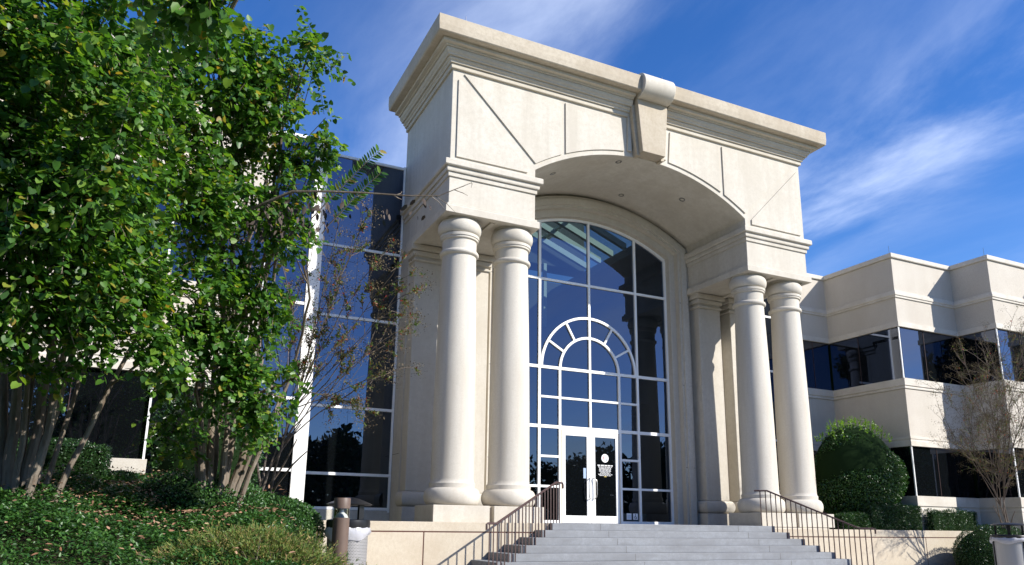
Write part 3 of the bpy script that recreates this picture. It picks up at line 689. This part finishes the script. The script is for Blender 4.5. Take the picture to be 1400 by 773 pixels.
def curve_pts(a, b, n=7, sag=0., wob=.04, up=0.):
    a = np.array(a, float); b = np.array(b, float); L = np.linalg.norm(b-a); c = (a+b)/2+np.array([0, 0, up*L])
    ts = np.linspace(0, 1, n); o = []
    ph = rng.normal(size=3)*wob*L
    for t_ in ts:
        p = (1-t_)**2*a+2*t_*(1-t_)*c+t_*t_*b+ph*math.sin(math.pi*t_)*.6+rng.normal(size=3)*wob*L*.12*(0 < t_ < 1)
        p[2] -= sag*L*t_*t_; o.append(p)
    return np.array(o)
def broad_tree(name, base, stems, blobs, label, cat, lsize=.072, per=1.0, shape=HEART, lm=None, group=None, dens=2500, extra=None):
    """multi-stemmed tree: stems fan from the base, each crown blob is hung on a limb and filled with leafy twigs"""
    t = thing(name, tuple(base), label, cat, group); base = np.array(base, float)
    wood = MB(); lm = lm or leafA; Pl = []; Dl = []; Nl = []; Sl = []
    stem_ends = []
    for (dx, dy, h, r) in stems:
        b0 = base+np.array([dx*.25, dy*.25, -.1]); e = base+np.array([dx, dy, h]); p = curve_pts(b0, e, 9, wob=.035, up=.06)
        wood.tube(p, list(np.linspace(r, r*.55, 9)), 9); stem_ends.append((p, r))
    for bi, (c, rad) in enumerate(blobs):
        c = np.array(c, float); rad = np.array(rad if hasattr(rad, '__len__') else (rad, rad, rad), float)
        best = min(stem_ends, key=lambda s: np.linalg.norm(s[0][-1]-c)+.3*rng.random()); sp = best[0][rng.integers(5, 9)]
        limb = curve_pts(sp, c, 8, wob=.07, up=.12); wood.tube(limb, list(np.linspace(best[1]*.5, .012, 8)), 6)
        vol = np.prod(rad)**(1/3); nt = int(dens*vol*vol/13*per)
        # clumps inside the blob leave gaps between them
        K = max(4, int(9*vol/.7)); cl = unit(rng.normal(size=(K, 3)))*rng.random((K, 1))**.45*rad*.92
        for k in range(K):
            tip = c+cl[k]; q = limb[rng.integers(4, 8)]; wood.tube(curve_pts(q, tip, 5, wob=.08, up=.1), [.011, .009, .008, .006, .004], 4, cap=False)
        for _ in range(nt):
            k = rng.integers(K); s = c+cl[k]+rng.normal(size=3)*vol*.24
            d = unit(cl[k]/rad*.7+rng.normal(size=3)*.75+np.array([0, 0, .15])); L = rng.uniform(.16, .36); m_ = rng.integers(8, 15)
            ts = np.linspace(.08, 1, m_)[:, None]; pt = s+d*L*ts; pt[:, 2] -= .25*L*ts[:, 0]**2
            if rng.random() < .35: wood.tube([s, (s+pt[-1])/2, pt[-1]], [.004, .003, .002], 3, cap=False)
            side = unit(np.cross(d, rng.normal(size=3))); alt = np.where(np.arange(m_) % 2 == 0, 1, -1)[:, None]
            dd = unit(side*alt*.8+d*.45+np.array([0, 0, -.55])+rng.normal(size=(m_, 3))*.35)
            nn = unit(np.array([0, 0, 1.])+rng.normal(size=(m_, 3))*.45+np.array(TO_SUN)*.45)
            Pl.append(pt+dd*lsize*.25); Dl.append(dd); Nl.append(nn); Sl.append(lsize*rng.uniform(.42, 1.15, m_))
    if extra: extra(wood)
    wood.build('trunk', bark, t, smooth=True, fix=False)
    leaves('crown', np.concatenate(Pl), np.concatenate(Dl), np.concatenate(Nl), np.concatenate(Sl), shape, lm, t)
    return t
def B(u, v, d, r): return (np.array(at(u, v, d)), r)
BZ = lambda x, y: bed_z(x, y)
# tree A: nearest, left edge
pA = at(22, 690, 7.6); pA = (pA.x, pA.y, BZ(pA.x, pA.y))
bl = [B(25, 40, 6.6, .75), B(110, 35, 6.9, .6), B(60, 170, 6.6, .8), B(150, 150, 7.3, .7), B(40, 290, 6.5, .75), B(130, 290, 7, .75), B(200, 290, 7.3, .5),
      B(60, 400, 6.7, .6), B(150, 390, 7.2, .6), B(215, 400, 7.6, .45), B(30, 455, 7, .4), B(150, 470, 7.2, .38), B(215, 470, 7.5, .3), B(-60, 150, 6.6, 1.), B(-60, 380, 6.6, .8), B(170, 215, 6.4, .45), B(60, 90, 8, .8)]
broad_tree('redbud_tree', pA, [(-.25, -.1, 2.3, .062), (.05, .1, 2.5, .06), (.35, .0, 2.3, .045), (.2, -.35, 2.4, .045), (-.5, .3, 2.4, .05), (.95, -.1, 2.2, .034), (-.05, -.3, 2.2, .035), (.5, .4, 2.3, .03), (.15, .25, 2.4, .028), (-.1, .2, 2.3, .03)], bl,
           'dense leafy tree at the left edge with thick pale multiple trunks, shading its own crown', 'tree', group='heart-leaved trees on the planted bank', dens=6600)
# overhanging spray of larger leaves close to the camera belongs to tree A's neighbour B
pB = at(292, 688, 9.3); pB = (pB.x, pB.y, BZ(pB.x, pB.y))
bl = [B(300, 100, 8.6, .55), B(260, 160, 8.6, .6), B(345, 130, 8.8, .5), B(400, 95, 9, .42), B(425, 60, 9, .2), B(330, 60, 8.8, .3), B(270, 45, 8.4, .26), B(385, 175, 8.9, .45), B(435, 180, 9, .25), B(300, 235, 8.5, .6), B(375, 260, 8.8, .45),
      B(250, 300, 8.3, .55), B(320, 330, 8.5, .5), B(385, 325, 8.8, .28), B(412, 345, 8.4, .14), B(265, 400, 8.4, .5), B(335, 420, 8.6, .42), B(280, 480, 8.5, .45), B(335, 490, 8.8, .40), B(378, 450, 9, .2), B(240, 540, 8.5, .35), B(310, 545, 8.7, .42),
      B(352, 545, 8.8, .33), B(405, 518, 8.5, .12), B(335, 590, 9.3, .22), B(230, 600, 8.7, .25), B(375, 570, 9.2, .15), B(205, 20, 9, .2), B(180, 90, 9, .5)]
def bare_branch(wood):
    p = [at(u, v, d) for u, v, d in ((300, 330, 8.6), (345, 285, 8.5), (400, 262, 8.4), (450, 262, 8.4), (500, 264, 8.4), (560, 268, 8.4), (600, 268, 8.4), (645, 250, 8.4))]
    wood.tube(p, [.028, .022, .017, .014, .011, .009, .007, .003], 6)
    for i in range(2, 8):
        for _ in range(3):
            a = np.array(p[i-1])+(np.array(p[i])-np.array(p[i-1]))*rng.random(); e = a+np.array([rng.uniform(-.02, .25), rng.uniform(-.1, .1), rng.uniform(-.18, .1)]); wood.tube([a, (a+e)/2+rng.normal(size=3)*.015, e], [.005, .004, .0015], 4)
tB = broad_tree('redbud_tree', pB, [(-.35, .0, 1.9, .05), (-.15, .15, 2.1, .055), (.0, -.1, 2.2, .05), (.2, .1, 2.2, .06), (.4, -.05, 2.1, .055), (.6, .1, 1.9, .05), (-.5, .1, 1.8, .04), (.75, -.2, 1.8, .035), (.1, .3, 2.0, .045)], bl,
           'bright green leafy tree with a fan of slim trunks and one long bare branch', 'tree', group='heart-leaved trees on the planted bank', dens=6600, extra=bare_branch)
# curled brown leaves hanging on the bare branch
P = []; 
for _ in range(150):
    u = rng.uniform(330, 450) if rng.random() < .85 else rng.uniform(450, 590); P.append(np.array(at(u, rng.normal(300 if u < 450 else 285, 16 if u < 450 else 8), rng.uniform(8.3, 8.5))))
P = np.array(P); leaves('dead_leaves', P, np.array([0, 0, -1.])+rng.normal(size=P.shape)*.35, rng.normal(size=P.shape), rng.uniform(.05, .11, len(P)), OVAL, deadl, tB)
pE = (-12.9, -17.9, pave_z(-12.9, -17.9))
eb = [B(285, 5, 4.9, .20), B(310, 25, 4.9, .15), B(255, -10, 4.9, .22), B(235, -50, 4.8, .35), B(320, -60, 4.8, .35)]
eb += [(np.array(c), r) for c, r in (((-10.3, -12.0, 5.5), .8), ((-9.7, -12.8, 6.2), .8), ((-10.6, -12.4, 5.3), .7), ((-11.2, -11.6, 6.1), .6), ((-9.5, -12.6, 5.9), .7), ((-11.0, -12.6, 5.0), .6), ((-10.9, -13.9, 6.0), .8), ((-11.8, -14.6, 5.6), .8), ((-12.6, -16.0, 5.0), .9), ((-11.9, -11.4, 6.4), .5))]  # unseen crown blobs above the view, added to shade tree A
broad_tree('redbud_tree', pE, [(2.0, 4.1, 7.4, .10), (2.6, 3.4, 7.2, .08), (1.4, 3.9, 7.0, .07)], eb, 'tree overhead whose large-leaved sprig hangs into the top of the view', 'tree', group='heart-leaved trees on the planted bank', dens=3600)
# crape myrtle: open fan of fine twigs in front of the glass bay
pC = at(345, 680, 10.6); pC = (pC.x, pC.y, BZ(pC.x, pC.y))
def crape(name, base, tips, label, nst, r0, group=None, leafn=10, spread=.5, seeds=.5, fork=3, lsz=.04):
    t = thing(name, base, label, 'tree', group); base = np.array(base); wood = MB(); P = []; D = []; SP = []; SD = []
    mids = []
    for i in range(nst):
        c = tips[int(i*len(tips)/nst)]; e = base+(np.array(c)-base)*.42+rng.normal(size=3)*.12; e[2] = base[2]+(c[2]-base[2])*.40
        p = curve_pts(base+rng.normal(size=3)*np.array([.12, .12, 0]), e, 7, wob=.04, up=.08); wood.tube(p, list(np.linspace(r0, r0*.3, 7)), 6); mids.append(p)
    for c in tips:
        c = np.array(c); st_ = min(mids, key=lambda m_: np.linalg.norm(m_[-1]-c)); a = st_[rng.integers(3, 7)]
        br = curve_pts(a, c, 10, wob=.05, up=.10); wood.tube(br, list(np.linspace(r0*.42, .0035, 10)), 5, cap=False)
        for _ in range(int(rng.integers(fork, fork+5))):
            j = rng.integers(3, 10); s = br[j]; d = unit(br[min(j+1, 9)]-br[j-1]+rng.normal(size=3)*.18*np.linalg.norm(c-a)*.3)
            L = rng.uniform(.25, .8)*spread*2; d = unit(unit(br[min(j+1, 9)]-br[j-1])+rng.normal(size=3)*.45); e = s+d*L; tw = curve_pts(s, e, 5, wob=.06, sag=.06); wood.tube(tw, [.006, .005, .004, .003, .0018], 4, cap=False)
            for _k in range(2):
                w = tw[rng.integers(1, 4)]; e2 = w+unit(d+rng.normal(size=3)*.6)*L*.45; wood.tube([w, (w+e2)/2+rng.normal(size=3)*.02, e2], [.003, .0025, .0015], 3, cap=False)
                for end in (e2, e):
                    if rng.random() < seeds:
                        m_ = 34; SP.append(end+rng.normal(size=(m_, 3))*np.array([.06, .06, .04])); SD.append(rng.normal(size=(m_, 3)))
                    if rng.random() < .55:
                        m_ = leafn; ts = rng.random((m_, 1)); P.append(w+(end-w)*ts); D.append(d*.5+rng.normal(size=(m_, 3))*.7)
    wood.build('trunk', [twigm], t, smooth=True, fix=False)
    P = np.concatenate(P); D = np.concatenate(D); leaves('crown', P, D, rng.normal(size=P.shape)+np.array([0, 0, 1.]), rng.uniform(.6, 1.1, len(P))*lsz, OVAL, leafM, t)
    P = np.concatenate(SP); D = np.concatenate(SD); leaves('seed_heads', P, D, rng.normal(size=P.shape), rng.uniform(.012, .03, len(P)), TRI, seedm, t)
    return t
tips = [at(*k) for k in ((545, 505, 10.4), (550, 405, 10.3), (525, 345, 10.4), (495, 300, 10.5), (540, 455, 10.5), (480, 350, 10.8), (520, 395, 10.2), (470, 460, 10.8), (440, 300, 11), (530, 470, 10.9),
        (500, 520, 10.2), (455, 390, 10.6), (400, 420, 11.3), (380, 330, 11.5), (330, 300, 11.5), (300, 420, 11.8), (470, 250, 10.8), (480, 555, 10.3), (440, 470, 10.4), (410, 510, 10.5), (535, 425, 10.7))]
tC = crape('crape_myrtle', pC, tips, 'open twiggy small tree with brown seed heads in front of the left glass bay', 7, .022, 'small trees with brown seed heads', fork=5, seeds=.7, leafn=16, lsz=.05, spread=.36)
# two ferny green shoots by the top of the bay
P = []; D = []
q = MB()
for (a, b_) in (((425, 300), (520, 205)), ((440, 320), (522, 235))):
    q = MB()
    A = np.array(at(*a, 9.6)); Bq = np.array(at(*b_, 9.6)); pts_ = curve_pts(A, Bq, 9, wob=.02, up=.04); q.tube(pts_, list(np.linspace(.008, .003, 9)), 5)
    for i in range(46):
        f = .25+.75*i/46; j = f*8; p = pts_[int(j)]+(pts_[min(8, int(j)+1)]-pts_[int(j)])*(j-int(j)); dr_ = unit(Bq-A); sd_ = unit(np.cross(dr_, np.array([.3, -1, .1])))
        P.append(p); D.append(dr_*.5+sd_*(1 if i % 2 else -1)+rng.normal(size=3)*.12)
    q.build('green_shoot', twigm, tC, fix=False)
P = np.array(P); leaves('shoot_leaves', P, np.array(D), np.array([.2, -1., .4])+rng.normal(size=P.shape)*.25, .105, OVAL, leafA, tC)
# right-hand bare tree in front of the right wing
pD = at(1384, 730, 21.0); pD = (pD.x, pD.y, -.5)
tips = [at(*k) for k in ((1300, 545, 21), (1320, 500, 21.2), (1350, 470, 21), (1290, 575, 20.6), (1330, 560, 20.5), (1380, 455, 21), (1310, 610, 20.8), (1345, 520, 21.5), (1400, 480, 21), (1420, 520, 20.5), (1370, 540, 20.3), (1340, 600, 20.4), (1395, 560, 20.6), (1430, 600, 21), (1380, 500, 21.4),
        (1360, 575, 21), (1410, 440, 21.5), (1440, 470, 21), (1325, 530, 20.4), (1365, 620, 20.2), (1400, 620, 20.4), (1350, 500, 20.3), (1450, 550, 20.5))]
crape('crape_myrtle', pD, tips, 'mostly bare small tree with brown seed heads in front of the right wing windows', 6, .028, 'small trees with brown seed heads', leafn=8, spread=.6, seeds=.95, fork=15, lsz=.04)

# ---------------------------------------------------------------- clipped hedges and bushes
def surf_leaves(fn, n, size, mt, parent, name='foliage', shape=OVAL, outw=.7, jit=.05):
    P, Nn = fn(n); P = P-Nn*rng.random((n, 1))*jit
    D = unit(Nn*outw+rng.normal(size=(n, 3))*.8); return leaves(name, P, D, Nn+rng.normal(size=(n, 3))*.5, size*rng.uniform(.6, 1.15, n), shape, mt, parent)
def ellipsoid(c, r, low=-.9, lump=.06):
    c = np.array(c); r = np.array(r); lump = lump*(1.7 if r[2] > 1.5 else 1)
    ph = rng.normal(size=(7, 3))*3.2; am = rng.random(7)
    def f(n):
        d = unit(rng.normal(size=(n*2, 3))); d = d[d[:, 2] > low][:n]
        while len(d) < n: d = np.concatenate([d, d[:n-len(d)]])
        k = 1+lump*sum(a*np.sin(d@p+i) for i, (p, a) in enumerate(zip(ph, am)))/1.5
        return c+d*r*k[:, None], unit(d/r)
    return f
def rounded_box(x0, x1, y0, y1, z0, z1, rr=.15):
    c = np.array([(x0+x1)/2, (y0+y1)/2, (z0+z1)/2]); h = np.array([(x1-x0)/2, (y1-y0)/2, (z1-z0)/2])
    def f(n):
        ar = np.array([h[1]*h[2], h[0]*h[2], h[0]*h[1]]); ax = rng.choice(3, n, p=ar/ar.sum()); s = rng.choice([-1, 1], n)
        p = rng.uniform(-1, 1, (n, 3)); p[np.arange(n), ax] = s; p = p*h
        q = np.clip(p, -(h-rr), h-rr); d = unit(p-q+1e-9); w = .03*np.sin(p[:, 0:1]*5+p[:, 2:3]*3)+.02*np.sin(p[:, 0:1]*11+p[:, 1:2]*7)
        return c+q+d*(rr+w), d
    return f
def clipped(name, kind, args, label, cat, n, size, mt, group=None, jit=.06):
    if kind == 'e':
        c, r = args; base = (c[0], c[1], c[2]-r[2]*.9); f = ellipsoid(c, r)
    else:
        x0, x1, y0, y1, z0, z1 = args; base = ((x0+x1)/2, (y0+y1)/2, z0); f = rounded_box(*args)
    t = thing(name, base, label, cat, group); q = MB()
    if kind == 'e':
        pr = [(max(.01, .9*math.sin(a)), -.9*math.cos(a)) for a in np.linspace(.12, math.pi-.02, 14)]
        q.lathe([(a, b_) for a, b_ in pr], (0, 0, 0), 20); q.v = [(c[0]+v[0]*r[0], c[1]+v[1]*r[1], c[2]+v[2]*r[2]) for v in q.v]
    else:
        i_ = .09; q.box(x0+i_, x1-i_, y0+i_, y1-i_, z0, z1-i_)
    q.build('dark_core', core, t, smooth=True)  # solid near-black core, its colour standing in for shade between the leaves
    surf_leaves(f, n, size, mt, t, jit=jit); return t
bc = at(1176, 636, 22.6)
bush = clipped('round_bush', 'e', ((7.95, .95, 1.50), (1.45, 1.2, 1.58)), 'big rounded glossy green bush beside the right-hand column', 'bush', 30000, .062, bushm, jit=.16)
# bright upright shoots on its top
P = []; D = []
for _ in range(110):
    a = rng.uniform(0, 2*math.pi); rr = math.sqrt(rng.random())*.8; s = np.array([7.95+1.44*rr*math.cos(a), .95+1.15*rr*math.sin(a), 1.50+1.62*math.sqrt(1-rr*rr)*.97]); d = unit(np.array([math.cos(a)*rr*.4, math.sin(a)*rr*.4, 1])+rng.normal(size=3)*.15); L = rng.uniform(.06, .28)
    for k in range(12): P.append(s+d*L*k/11); D.append(d*.7+rng.normal(size=3)*.6)
P = np.array(P); leaves('new_shoots', P, np.array(D), rng.normal(size=P.shape)+np.array([0, 0, .5]), .055, OVAL, shootm, bush)
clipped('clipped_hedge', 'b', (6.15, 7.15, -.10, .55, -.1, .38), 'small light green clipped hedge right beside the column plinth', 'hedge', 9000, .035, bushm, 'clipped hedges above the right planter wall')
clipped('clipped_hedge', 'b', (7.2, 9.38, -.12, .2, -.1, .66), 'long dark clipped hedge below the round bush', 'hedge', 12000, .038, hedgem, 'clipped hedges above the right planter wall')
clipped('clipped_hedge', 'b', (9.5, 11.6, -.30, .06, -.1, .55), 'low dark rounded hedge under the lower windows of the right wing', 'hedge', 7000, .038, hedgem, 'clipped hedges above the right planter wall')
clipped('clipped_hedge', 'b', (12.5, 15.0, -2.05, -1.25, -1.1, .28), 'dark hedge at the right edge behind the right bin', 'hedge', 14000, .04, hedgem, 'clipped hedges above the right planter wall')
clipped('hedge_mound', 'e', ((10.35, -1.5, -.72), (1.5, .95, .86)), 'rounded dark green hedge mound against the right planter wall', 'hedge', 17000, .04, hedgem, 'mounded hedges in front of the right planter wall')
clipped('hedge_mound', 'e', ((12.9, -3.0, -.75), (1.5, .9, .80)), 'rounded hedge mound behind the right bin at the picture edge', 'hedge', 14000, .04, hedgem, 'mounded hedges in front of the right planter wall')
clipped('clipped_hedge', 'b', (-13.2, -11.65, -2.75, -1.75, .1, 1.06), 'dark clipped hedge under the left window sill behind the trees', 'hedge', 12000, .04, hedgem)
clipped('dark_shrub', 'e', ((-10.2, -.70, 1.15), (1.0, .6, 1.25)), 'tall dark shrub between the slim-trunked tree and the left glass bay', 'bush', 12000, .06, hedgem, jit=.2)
# mounds and carpet of glossy ground cover
def scatter_cover():
    n = 330000; x = rng.uniform(-17, -8.9, n); y = -13.3+12.1*rng.random(n)**.8
    lump = .24*(np.sin(x*2.3+1.2*np.sin(y*1.3))*np.cos(y*2.1+.6)+.5*np.sin(x*5+2)*np.sin(y*4.4))
    base = np.array([bed_z(a, b_) for a, b_ in zip(x, y)])
    keep = (x < -9.62+.15*np.sin(y*3)+.45*np.clip((y+5)/2, 0, 1)); P = np.stack([x, y, base+.17+lump*.7-rng.random(n)**2*.10], 1)[keep]
    D = unit(rng.normal(size=P.shape)*np.array([1, 1, .35])+np.array([0, 0, .25])); Nn = np.array([0, 0, 1.])+rng.normal(size=P.shape)*.45
    s = np.where(P[:, 1] < -8, .034, .042)*rng.uniform(.7, 1.3, len(P)); return leaves('ground_cover', P, D, Nn, s, OVAL, coverm)
tag(scatter_cover(), 'carpet of small glossy dark green leaves over the planted bank', 'ground cover', kind='stuff')
n = 13000; x = rng.uniform(-15, -9.4, n); y = rng.uniform(-9.5, -1.6, n); w_ = np.exp(-((x+11.2+(y+4)*.1)/2.0)**2)*np.exp(-((y+4.5)/2.4)**2); k_ = rng.random(n) < w_+.05
x, y = x[k_], y[k_]; zf = np.array([bed_z(a, b_) for a, b_ in zip(x, y)])+.23+.168*(np.sin(x*2.3+1.2*np.sin(y*1.3))*np.cos(y*2.1+.6)+.5*np.sin(x*5+2)*np.sin(y*4.4))
P = np.stack([x, y, zf], 1); tag(leaves('fallen_leaves', P, rng.normal(size=P.shape)*np.array([1, 1, .2]), np.array([0, 0, 1.])+rng.normal(size=P.shape)*.35, rng.uniform(.028, .058, len(P)), OVAL, fallm), 'pinkish brown fallen leaves lying on the ground cover', 'fallen leaves', kind='stuff')
# soft mounds (individual shrubs) along the right edge of the bank
for (c, r, lb, n_) in (((-10.55, -4.6, .05), (.95, .8, .52), 'low glossy mound shrub in front of the slim-trunked tree', 15000), ((-9.6, -4.35, -.12), (.72, .65, .44), 'low glossy mound shrub between the white post and the left bin', 12000)):
    clipped('low_shrub', 'e', (c, r), lb, 'shrub', n_, .042, coverm, 'low mounded shrubs on the bank')
# junipers in the foreground
def juniper(c, r, n, label):
    t = thing('juniper_bush', (c[0], c[1], c[2]-r[2]), label, 'bush', 'low junipers at the front of the bank'); c = np.array(c); r = np.array(r); q = MB(); P = []; D = []
    for _ in range(n):
        d = unit(rng.normal(size=3)+np.array([0, 0, .9])); d[2] = abs(d[2]); rad = rng.uniform(.55, 1.05); s = c+d*r*rad*.75; L = rng.uniform(.07, .2); dr_ = unit(d*np.array([1, 1, 1.1])+rng.normal(size=3)*.45)
        if rng.random() < .3: q.tube([c+d*r*.2-np.array([0, 0, .1]), s, s+dr_*L], [.006, .004, .002], 3, cap=False)
        m_ = 26; ts = rng.random((m_, 1)); P.append(s+dr_*L*ts); D.append(dr_*.9+rng.normal(size=(m_, 3))*.55)
    q.build('stems', twigm, t, fix=False); P = np.concatenate(P); D = np.concatenate(D); leaves('foliage', P, D, rng.normal(size=P.shape), rng.uniform(.02, .042, len(P)), (NEED[0]*np.array([2.2, 1, 1]), NEED[1]), junim, t)
    q = MB(); q.lathe([(max(.01, .72*math.sin(a)), .72*math.cos(a)*-1) for a in np.linspace(.3, math.pi-.02, 10)], (0, 0, 0), 16); q.v = [(c[0]+v[0]*r[0], c[1]+v[1]*r[1], c[2]+v[2]*r[2]) for v in q.v]; q.build('dark_core', soil, t)  # solid soil-coloured core filling the bush
juniper((-10.35, -8.6, -.60), (1.0, .95, .52), 3600, 'yellow-green scraggly juniper at the bottom edge left of the brown post light')
juniper((-8.75, -6.4, -.98), (.45, .4, .42), 900, 'small tuft of juniper at the foot of the left bin')

# ---------------------------------------------------------------- bins and post light
def bin_(c, r, h, perforated, label, dome):
    x, y, z0 = c; t = thing('litter_bin', c, label, 'litter bin', 'litter bins near the steps'); n = 40
    q = MB(); q.lathe([(r*.9, 0), (r*.93, .02), (r*.99, h*.5), (r, h)], (x, y, z0), n, cap=False); q.lathe([(r*.88, .02), (r*.88, .0)], (x, y, z0), n); q.build('body', perf if perforated else mat('brushed_panel', (.42, .41, .40), .42, .5, metal=.3, noise=[(4, (.33, .33, .33), .6, (1, 1, .1))]), t, smooth=True, loc=(x, y, z0))
    if not perforated:
        for k in range(3):
            a = 2*math.pi*k/3-1.75; q = MB(); q.box(-.018, .018, -.012, .012, .03, h-.03); o = q.build('dark_strip', blackpl, t); o.location = (r*1.0*math.cos(a), r*1.0*math.sin(a), 0); o.rotation_euler = (0, 0, a+math.pi/2)
    # liner bag folded over the rim
    V = []; rows_ = 7
    for j in range(rows_+1):
        for i in range(n):
            a = 2*math.pi*i/n; dp = .09+.10*max(0, math.sin(a*1.0-2.6))+.02*math.sin(a*5+1) if perforated else .07+.02*math.sin(a*4)
            f = j/rows_; rr = r+.018+.016*math.sin(f*math.pi)+.006*math.sin(a*13+f*5)+.004*math.sin(a*29); V.append((x+rr*math.cos(a), y+rr*math.sin(a), z0+h+.012-f*dp))
    F = [(j*n+i, j*n+(i+1) % n, (j+1)*n+(i+1) % n, (j+1)*n+i) for j in range(rows_) for i in range(n)]
    V += [(x+(r-.03)*math.cos(2*math.pi*i/n), y+(r-.03)*math.sin(2*math.pi*i/n), z0+h+.012) for i in range(n)]; F += [(i, (rows_+1)*n+i, (rows_+1)*n+(i+1) % n, (i+1) % n) for i in range(n)]
    MB().add(V, F).build('liner_bag', bagm, t, smooth=True)
    ch = .085 if perforated else .02
    q = MB(); q.lathe([(r-.02, h-.01), (r+.02, h+.005), (r+.024, h+.02+ch*.5), (r+.018, h+.02+ch), (r-.03, h+.03+ch), (r-.10, h+ch)], (x, y, z0), n, cap=False); q.build('rim', blackpl, t, smooth=True)
    hz = h+.02+ch; hl = .20 if dome else .13
    for k in range(4):
        a = math.pi/2*k+.55; px, py = x+(r-.05)*math.cos(a), y+(r-.05)*math.sin(a); w = .045 if dome else .018
        q = MB(); q.box(-w, w, -.012, .012, 0, hl+.02); o = q.build('lid_support', blackpl, t); o.location = (px-x, py-y, hz-.005); o.rotation_euler = (0, 0, a+math.pi/2)
    q = MB()
    if dome: q.lathe([(r+.03, 0), (r+.035, .012), (r*.8, .05), (r*.45, .085), (r*.2, .10), (.01, .104), (.01, .09), (r*.8, .035), (r+.02, -.006)], (x, y, z0+hz+hl), n, cap=False)
    else: q.lathe([(r-.01, 0), (r, .012), (r*.8, .028), (.01, .04), (.01, .025), (r*.8, .01)], (x, y, z0+hz+hl), n, cap=False)
    q.build('lid', blackpl, t, smooth=True)
    return t
c = at(476, 720, 10.3); bin_((c.x, c.y, -.96), .272, .84, True, 'perforated grey steel bin with black domed lid and white liner at the left wall', True)
c = at(1380, 750, 10.3); bin_((c.x+.04, c.y, -1.17), .205, 1.03, False, 'grey metal bin with dark strip and folded liner at the right edge', False)
c = at(466, 720, 8.6); zb = -1.10
t = thing('post_light', (c.x, c.y, zb), 'short brown cylindrical post light with clear lens ring in front of the left bin', 'post light')
q = MB(); q.lathe([(.092, 0), (.092, 1.10), (.085, 1.105)], (c.x, c.y, zb), 32); q.build('post', bronze, t, smooth=True)
q = MB(); q.lathe([(.085, 1.105), (.085, 1.205)], (c.x, c.y, zb), 32, cap=False); q.build('lens', cleargl, t, smooth=True)
q = MB(); q.lathe([(.078, 1.106), (.06, 1.14), (.028, 1.165), (.024, 1.2)], (c.x, c.y, zb), 24); q.build('reflector', opal, t, smooth=True)
q = MB(); q.lathe([(.085, 1.206), (.092, 1.208), (.092, 1.318), (.088, 1.325), (.0, 1.326)], (c.x, c.y, zb), 32, cap=False); q.build('cap', bronze, t, smooth=True)

# ---------------------------------------------------------------- woodland across the road (seen mirrored in the glass)
P = []; q = MB()
for i in range(64):
    if i < 44: x = -70+4.9*i+rng.normal()*1.0; y = -60-7*(i % 2)+rng.normal()*2; h = rng.uniform(8.5, 11.5) if x < 60 else rng.uniform(11, 15)
    else: x = -38-1.6*(i-44)+rng.normal(); y = -12-2.3*(i-44)+rng.normal(); h = rng.uniform(25, 30)
    if x < -22 and i < 44: h = rng.uniform(16, 21)
    q.tube([(x, y, -1.8), (x+.3, y, h*.5), (x, y+.2, h*.8)], [.28, .2, .08], 7)
    for k in range(12):
        zc_ = rng.uniform(-.5, h*.9); cc = np.array([x+rng.normal()*2.3, y+rng.normal()*1.5, zc_]); rr = rng.uniform(1.5, 2.6); d = unit(rng.normal(size=(360, 3))); P.append(cc+d*rr*rng.uniform(.3, 1.05, (360, 1)))
for x in np.arange(-80, 160, 2.0):
    cc = np.array([x, -73+rng.normal(), rng.uniform(.5, 4.0)]); d = unit(rng.normal(size=(340, 3))); P.append(cc+d*2.7*rng.uniform(.3, 1.05, (340, 1)))
P = np.concatenate(P); wl = leaves('woodland', P, rng.normal(size=P.shape), rng.normal(size=P.shape)+np.array([0, 0, .7]), rng.uniform(.55, 1.1, len(P)), TRI, woodm)
tag(wl, 'far-off wood of green trees across the road, reading as one mass', 'woodland', kind='stuff'); q.build('trunks', bark, wl, fix=False)
